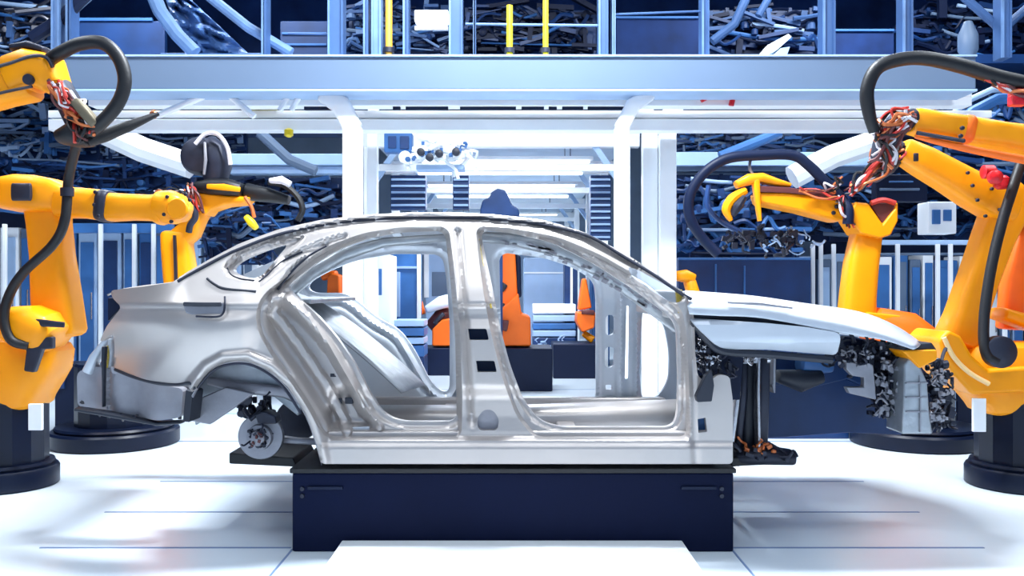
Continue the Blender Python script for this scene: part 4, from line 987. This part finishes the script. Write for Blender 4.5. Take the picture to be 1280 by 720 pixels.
bank('dark band of pipes and machinery above the left cabinets, behind the robot forearms', -60, 196, 232, 262, 12.6, 60, 2, (M_NAVY, M_DBLUE, M_MID), (.05,.16))
bank('blue machinery under the looped hose of the upper left robot', -60, 118, 112, 196, 13.9, 60, 3, (M_MID, M_BEAM, M_PALE), (.06,.2))
bank('blue-grey machinery under the double rail left of the round tool head', 120, 163, 300, 196, 14.2, 50, 4, (M_BEAM, M_DBLUE, M_PALE), (.05,.16))
bank('dark pipework right of the rear left robot head, above the car roof line', 300, 218, 432, 300, 12.6, 60, 5, (M_DBLUE, M_NAVY, M_MID), (.05,.18))
bank('dark blue machinery behind the rear left robot arm, down to the boot', 250, 262, 330, 330, 11.3, 40, 15, (M_MID, M_DBLUE, M_NAVY), (.05,.15))
bank('dark machinery right of the right portal under the double rail', 850, 163, 1010, 192, 13.2, 46, 6, (M_DBLUE, M_MID, M_BEAM), (.05,.14))
bank('blue machinery seen through the black hose ring', 846, 214, 1000, 322, 12.0, 70, 7, (M_DBLUE, M_DBLUE, M_MID), (.06,.22))
bank('dark machinery between the right robot wrists and the guard rail', 1000, 214, 1240, 300, 13.5, 70, 8, (M_DBLUE, M_NAVY, M_MID), (.06,.2))
bank('blue pipework behind the upper right robot forearm', 1176, 112, 1330, 214, 12.0, 50, 9, (M_MID, M_DBLUE, M_BEAM), (.06,.2))
t = strutobj('hose_arc', 'pale curved duct arching behind the upper right forearm', 'duct', [(1185,150),(1205,128),(1240,112),(1300,108)], 10.8, .04, M_PALE)
strutobj('hose_arc', 'blue curved duct arching just under the pale duct at upper right', 'duct', [(1192,166),(1215,140),(1246,124),(1300,120)], 10.9, .07, M_MID)

M_PANEL = mat('panel_blue', (18,44,92), .6, spec=.2, var=.3, vscale=3)
# ---- upper level above the girder
struct('wall_1', MB().box((0, 17.5, 6.5), (2*FX, .1, 3.6)), mat('upper_wall_navy', (44, 84, 150), .6, var=.4, vscale=1.5))
struct('trim_21', MB().box((0, 14.6, 4.55), (2*FX, 5.8, .12)), M_DBLUE)
up = [(70,80,M_DIAG,'pale column at far left'),(88,95,M_COL,'thin mid-blue column beside the pale far left one'),(330,336,M_COL,'thin dim column between the left diagonals and the wide column'),
      (412,431,M_COL,'wide blue-grey column left of centre'),(456,462,M_COL,'thin blue upright right of the wide left column'),(466,478,M_DIAG,'pale upright next to the orange pole'),(505,512,M_COL,'thin blue upright right of the orange pole'),
      (562,579,M_COL,'blue-grey column just left of the yellow poles'),(592,595,M_COL,'very thin upright left of the yellow poles'),(747,759,M_COL,'blue-grey column right of the yellow poles'),(764,768,M_DIAG,'very thin pale upright right of centre'),
      (875,884,M_COL,'mid-blue column at the right of the blank blue panel'),(1025,1040,M_COL,'blue-grey column right of the white scrap parts'),(1124,1136,M_COL,'mid-blue column above the right hose loop'),(1246,1258,M_COL,'mid-blue column meeting the diagonal braces at upper right')]
for x0, x1, m, lab in up:
    Yc = 9.20
    a = at(x0, 0, Yc); b = at(x1, 0, Yc)
    zb = 3.885
    t = thing('steel_column', lab + ' above the girder', 'column', ((a.x+b.x)/2, Yc, zb))
    MB().box(((a.x+b.x)/2, Yc, (zb+CZ)/2), (b.x-a.x, .16, CZ-zb)).build('web', m, t, bevel=.006)
    MB().box((a.x+.01, Yc-.09, (zb+CZ)/2), (.02, .03, CZ-zb)).build('flange', M_DIAG, t)
    MB().box((b.x-.01, Yc-.09, (zb+CZ)/2), (.02, .03, CZ-zb)).build('flange', m, t)
for px, y0, w, lab, m in ((637,7,8,'left one of the two yellow poles above the girder at centre',M_YEL),(682,0,7,'right one of the two yellow poles above the girder at centre',M_YEL),(486,0,9,'orange-yellow pole above the girder left of centre',mat('amber_enamel',(230,165,60),.45))):
    a = at(px, 0, 9.2); zt = CZ if y0 == 0 else at(0, y0, 9.2).z
    t = thing('marker_pole', lab, 'pole', (a.x, 9.2, 3.885))
    MB().lathe([(w/F*9.2/2, 0), (w/F*9.2/2, zt-3.885)], (a.x, 9.2, 3.885), n=14).build('pole', m, t)
    MB().lathe([(w/F*9.2*.8, 0), (w/F*9.2*.8, .05)], (a.x, 9.2, at(0,66,9.2).z), n=14).build('collar', M_DARK, t)
strutobj('handrail', 'thin pale handrail behind the yellow poles', 'handrail', [(582,30),(750,32)], 9.2, .014, M_DIAG)
strutobj('handrail', 'thin handrail above the blank blue panel right of centre', 'handrail', [(768,18),(878,14)], 9.2, .012, M_COL)
strutobj('handrail', 'thin handrail between the left diagonal and the wide column', 'handrail', [(360,42),(412,43)], 9.2, .012, M_COL)
strutobj('diagonal_brace', 'pale diagonal brace at upper left, the one nearer the left edge', 'brace', [(178,-40),(200,14),(222,44),(244,66)], 9.3, .075, M_DIAG)
strutobj('diagonal_brace', 'pale diagonal brace at upper left, nearer the wide column', 'brace', [(232,-30),(262,-4),(310,34),(364,66)], 9.3, .055, M_DIAG)
strutobj('diagonal_brace', 'pale diagonal strut rising at far upper left beside the robot hose', 'brace', [(72,30),(112,-6)], 9.3, .05, M_BEAM)
strutobj('diagonal_brace', 'dark pipe rising towards the top at far upper left', 'brace', [(40,48),(74,26),(110,-10)], 9.2, .07, M_NAVY)
strutobj('diagonal_brace', 'diagonal brace falling to the far right column at the top', 'brace', [(1200,-8),(1250,36)], 9.3, .045, M_COL)
strutobj('diagonal_brace', 'diagonal brace rising from the far right column to the corner', 'brace', [(1254,36),(1300,-4)], 9.3, .045, M_COL)
strutobj('diagonal_brace', 'dim curved brace right of the mid-blue column at upper right', 'brace', [(890,52),(918,30),(936,-10)], 11.5, .06, M_COL)
strutobj('diagonal_brace', 'second dim brace crossing behind the white scrap parts', 'brace', [(948,20),(965,-10)], 11.5, .05, M_COL)
t = thing('wrapped_bundle', 'crumpled pale blue sheeting between the two upper left diagonals', 'sheeting', (at(270,50,10.8).x, 10.8, 3.9))
rows = []
rr = random.Random(44)
for i in range(14):
    f = i/13; r = []
    for j in range(9):
        g = j/8; px = 204 + f*30 + g*(24+f*60); py = -10 + f*84
        r.append(at(px, py, 10.8 + rr.uniform(-.16,.16)))
    rows.append(r)
grid_surface('sheet', mat('crumpled_sheeting', (70,104,156), .4, var=.35, vscale=5), t, rows, .01, 3, 20)
MB().pbox(200, 66, 330, 76, 10.7, .3).build('pallet', M_MID, t, bevel=.01)
boxy('fluorescent_fixture', 'bright white lamp box above the girder left of centre', 'lamp', 518, 12, 560, 26, 11.4, .2, M_LAMP2, [('frame', M_WHITE, (518,32,560,37))])
boxy('blank_panel', 'large blank mid-blue panel above the girder right of centre', 'panel', 770, 22, 874, 72, 12.2, .1, M_PANEL, [('frame', M_MID, (770,20,874,23))])
boxy('blank_panel', 'plain blue panel right of the wide blue-grey right column', 'panel', 1042, 40, 1118, 70, 12.2, .1, M_PANEL, [('frame', M_MID, (1042,36,1118,39))])
boxy('blank_panel', 'dark blue panel behind the first diagonal at upper left', 'panel', 96, 26, 206, 70, 12.2, .1, M_DBLUE, [('frame', M_MID, (96,22,190,26))])
boxy('blank_panel', 'dark louvred panel left of the wide blue-grey left column', 'panel', 350, 26, 410, 70, 12.4, .1, M_DBLUE, [('slat', M_MID, (352,40,408,43)), ('slat', M_MID, (352,54,408,57))])
t = thing('scrap_part', 'white angular parts lying on the girder at upper right', 'part', (at(972,60,9.2).x, 9.2, 3.885))
MB().prism([(952,66),(960,56),(986,42),(990,46),(972,62),(960,69)], 9.05, 9.2).build('bracket', M_WHITE, t, bevel=.008)
MB().prism([(966,69),(976,60),(988,58),(984,69)], 9.0, 9.05).build('plate', M_PALE, t, bevel=.006)
for lab, x0, x1, sd, ms in (('dark clutter above the girder between the first column and the left edge', -20, 70, 71, (M_DARK, M_COL, M_GREY)), ('bluish equipment behind the orange pole', 434, 560, 72, (M_COL, M_DBLUE, M_DIAG)),
                     ('dark equipment behind the two yellow poles', 582, 745, 73, (M_NAVY, M_NAVY, M_DBLUE)), ('blue equipment behind the white scrap parts', 888, 1022, 74, (M_NAVY, M_DBLUE, M_COL)), ('dim equipment in the far upper right corner', 1140, 1300, 75, (M_NAVY, M_NAVY, M_DBLUE))):
    bank(lab, x0, 2, x1, 70, 12.8, 40, sd, ms, (.05,.22))
t = tag(MB().lathe([(.05,0),(.10,.10),(.10,.25),(.04,.4)], Vector((at(1210,0,9.2).x, 9.2, 3.885)), 'Z', 18).build('hanging_bag', M_BEAM), 'pale rounded sack standing on the girder end at upper right', 'sack')

# ================================================================== LIGHTS
def ceiling_light(label, x, y, z, sx, sy, power, col=(.86,.93,1.0)):
    t = thing('ceiling_light', label, 'light', (x, y, z), 'ceiling lights over the cell')
    MB().box((x, y, z+.06), (sx+.1, sy+.1, .1)).build('housing', M_WHITE, t, bevel=.01)
    MB().box((x, y, z), (sx, sy, .03)).build('diffuser', M_LAMP, t)
    MB().tube([(x-sx*.4, y, z+.1), (x-sx*.4, y, CZ)], .01, 6, smooth=False).build('suspension_rod', M_STEEL, t)
    MB().tube([(x+sx*.4, y, z+.1), (x+sx*.4, y, CZ)], .01, 6, smooth=False).build('suspension_rod', M_STEEL, t)
    L = bpy.data.lights.new('lamp', 'AREA'); L.shape = 'RECTANGLE'; L.size = sx; L.size_y = sy
    L.energy = power; L.color = col
    o = bpy.data.objects.new('lamp', L); COL.objects.link(o); o.location = (x, y, z-.03)
    o.parent = t; o.matrix_parent_inverse = Matrix.Translation(-t.location)
ceiling_light('long ceiling light hung over the middle of the car body', 0, 6.4, 6.5, 2.8, .7, LP[0])
ceiling_light('long ceiling light hung in front of the platform', 0, 2.6, 6.4, 7.0, .7, LP[1])
ceiling_light('long ceiling light hung nearest the viewer', 0, -.6, 6.4, 7.0, .7, LP[2])
ceiling_light('ceiling light hung over the left robots', -5.2, 5.5, 6.2, .8, 5.0, LP[3])
ceiling_light('ceiling light hung over the right robots', 5.2, 5.5, 6.2, .8, 5.0, LP[3])
ceiling_light('ceiling light hung behind the girder at left', -4.5, 10.8, 6.6, 3.5, .6, LP[4])
ceiling_light('ceiling light hung behind the girder at right', 4.5, 10.8, 6.6, 3.5, .6, LP[4])
for i, yy in enumerate((14, 19, 25)):
    L = bpy.data.lights.new('lamp', 'AREA'); L.shape = 'RECTANGLE'; L.size = 2.6; L.size_y = .4; L.energy = LP[5]; L.color = (.84,.92,1)
    o = bpy.data.objects.new('tunnel_lamp', L); COL.objects.link(o); o.location = (-.2, yy, 3.4)

w = bpy.data.worlds.new('hall_daylight'); scene.world = w; w.use_nodes = True
nt = w.node_tree; bg = nt.nodes['Background']
bg.inputs['Color'].default_value = (.45, .66, 1.0, 1); bg.inputs['Strength'].default_value = WORLD

cam = bpy.data.cameras.new('camera'); co = bpy.data.objects.new('camera', cam); COL.objects.link(co)
cam.sensor_width = 36; cam.lens = F/1280*36; cam.clip_end = 200
co.location = (0, 0, CH); co.rotation_euler = (R(90), 0, 0)
scene.camera = co
vs = scene.view_settings; vs.view_transform = 'Standard'; vs.look = 'None'; vs.gamma = 1; vs.use_curve_mapping = False
vs.exposure = EXPO
scene.cycles.use_denoising = True
scene.cycles.max_bounces = 8; scene.cycles.diffuse_bounces = 4; scene.cycles.glossy_bounces = 4
scene.cycles.sample_clamp_indirect = 6
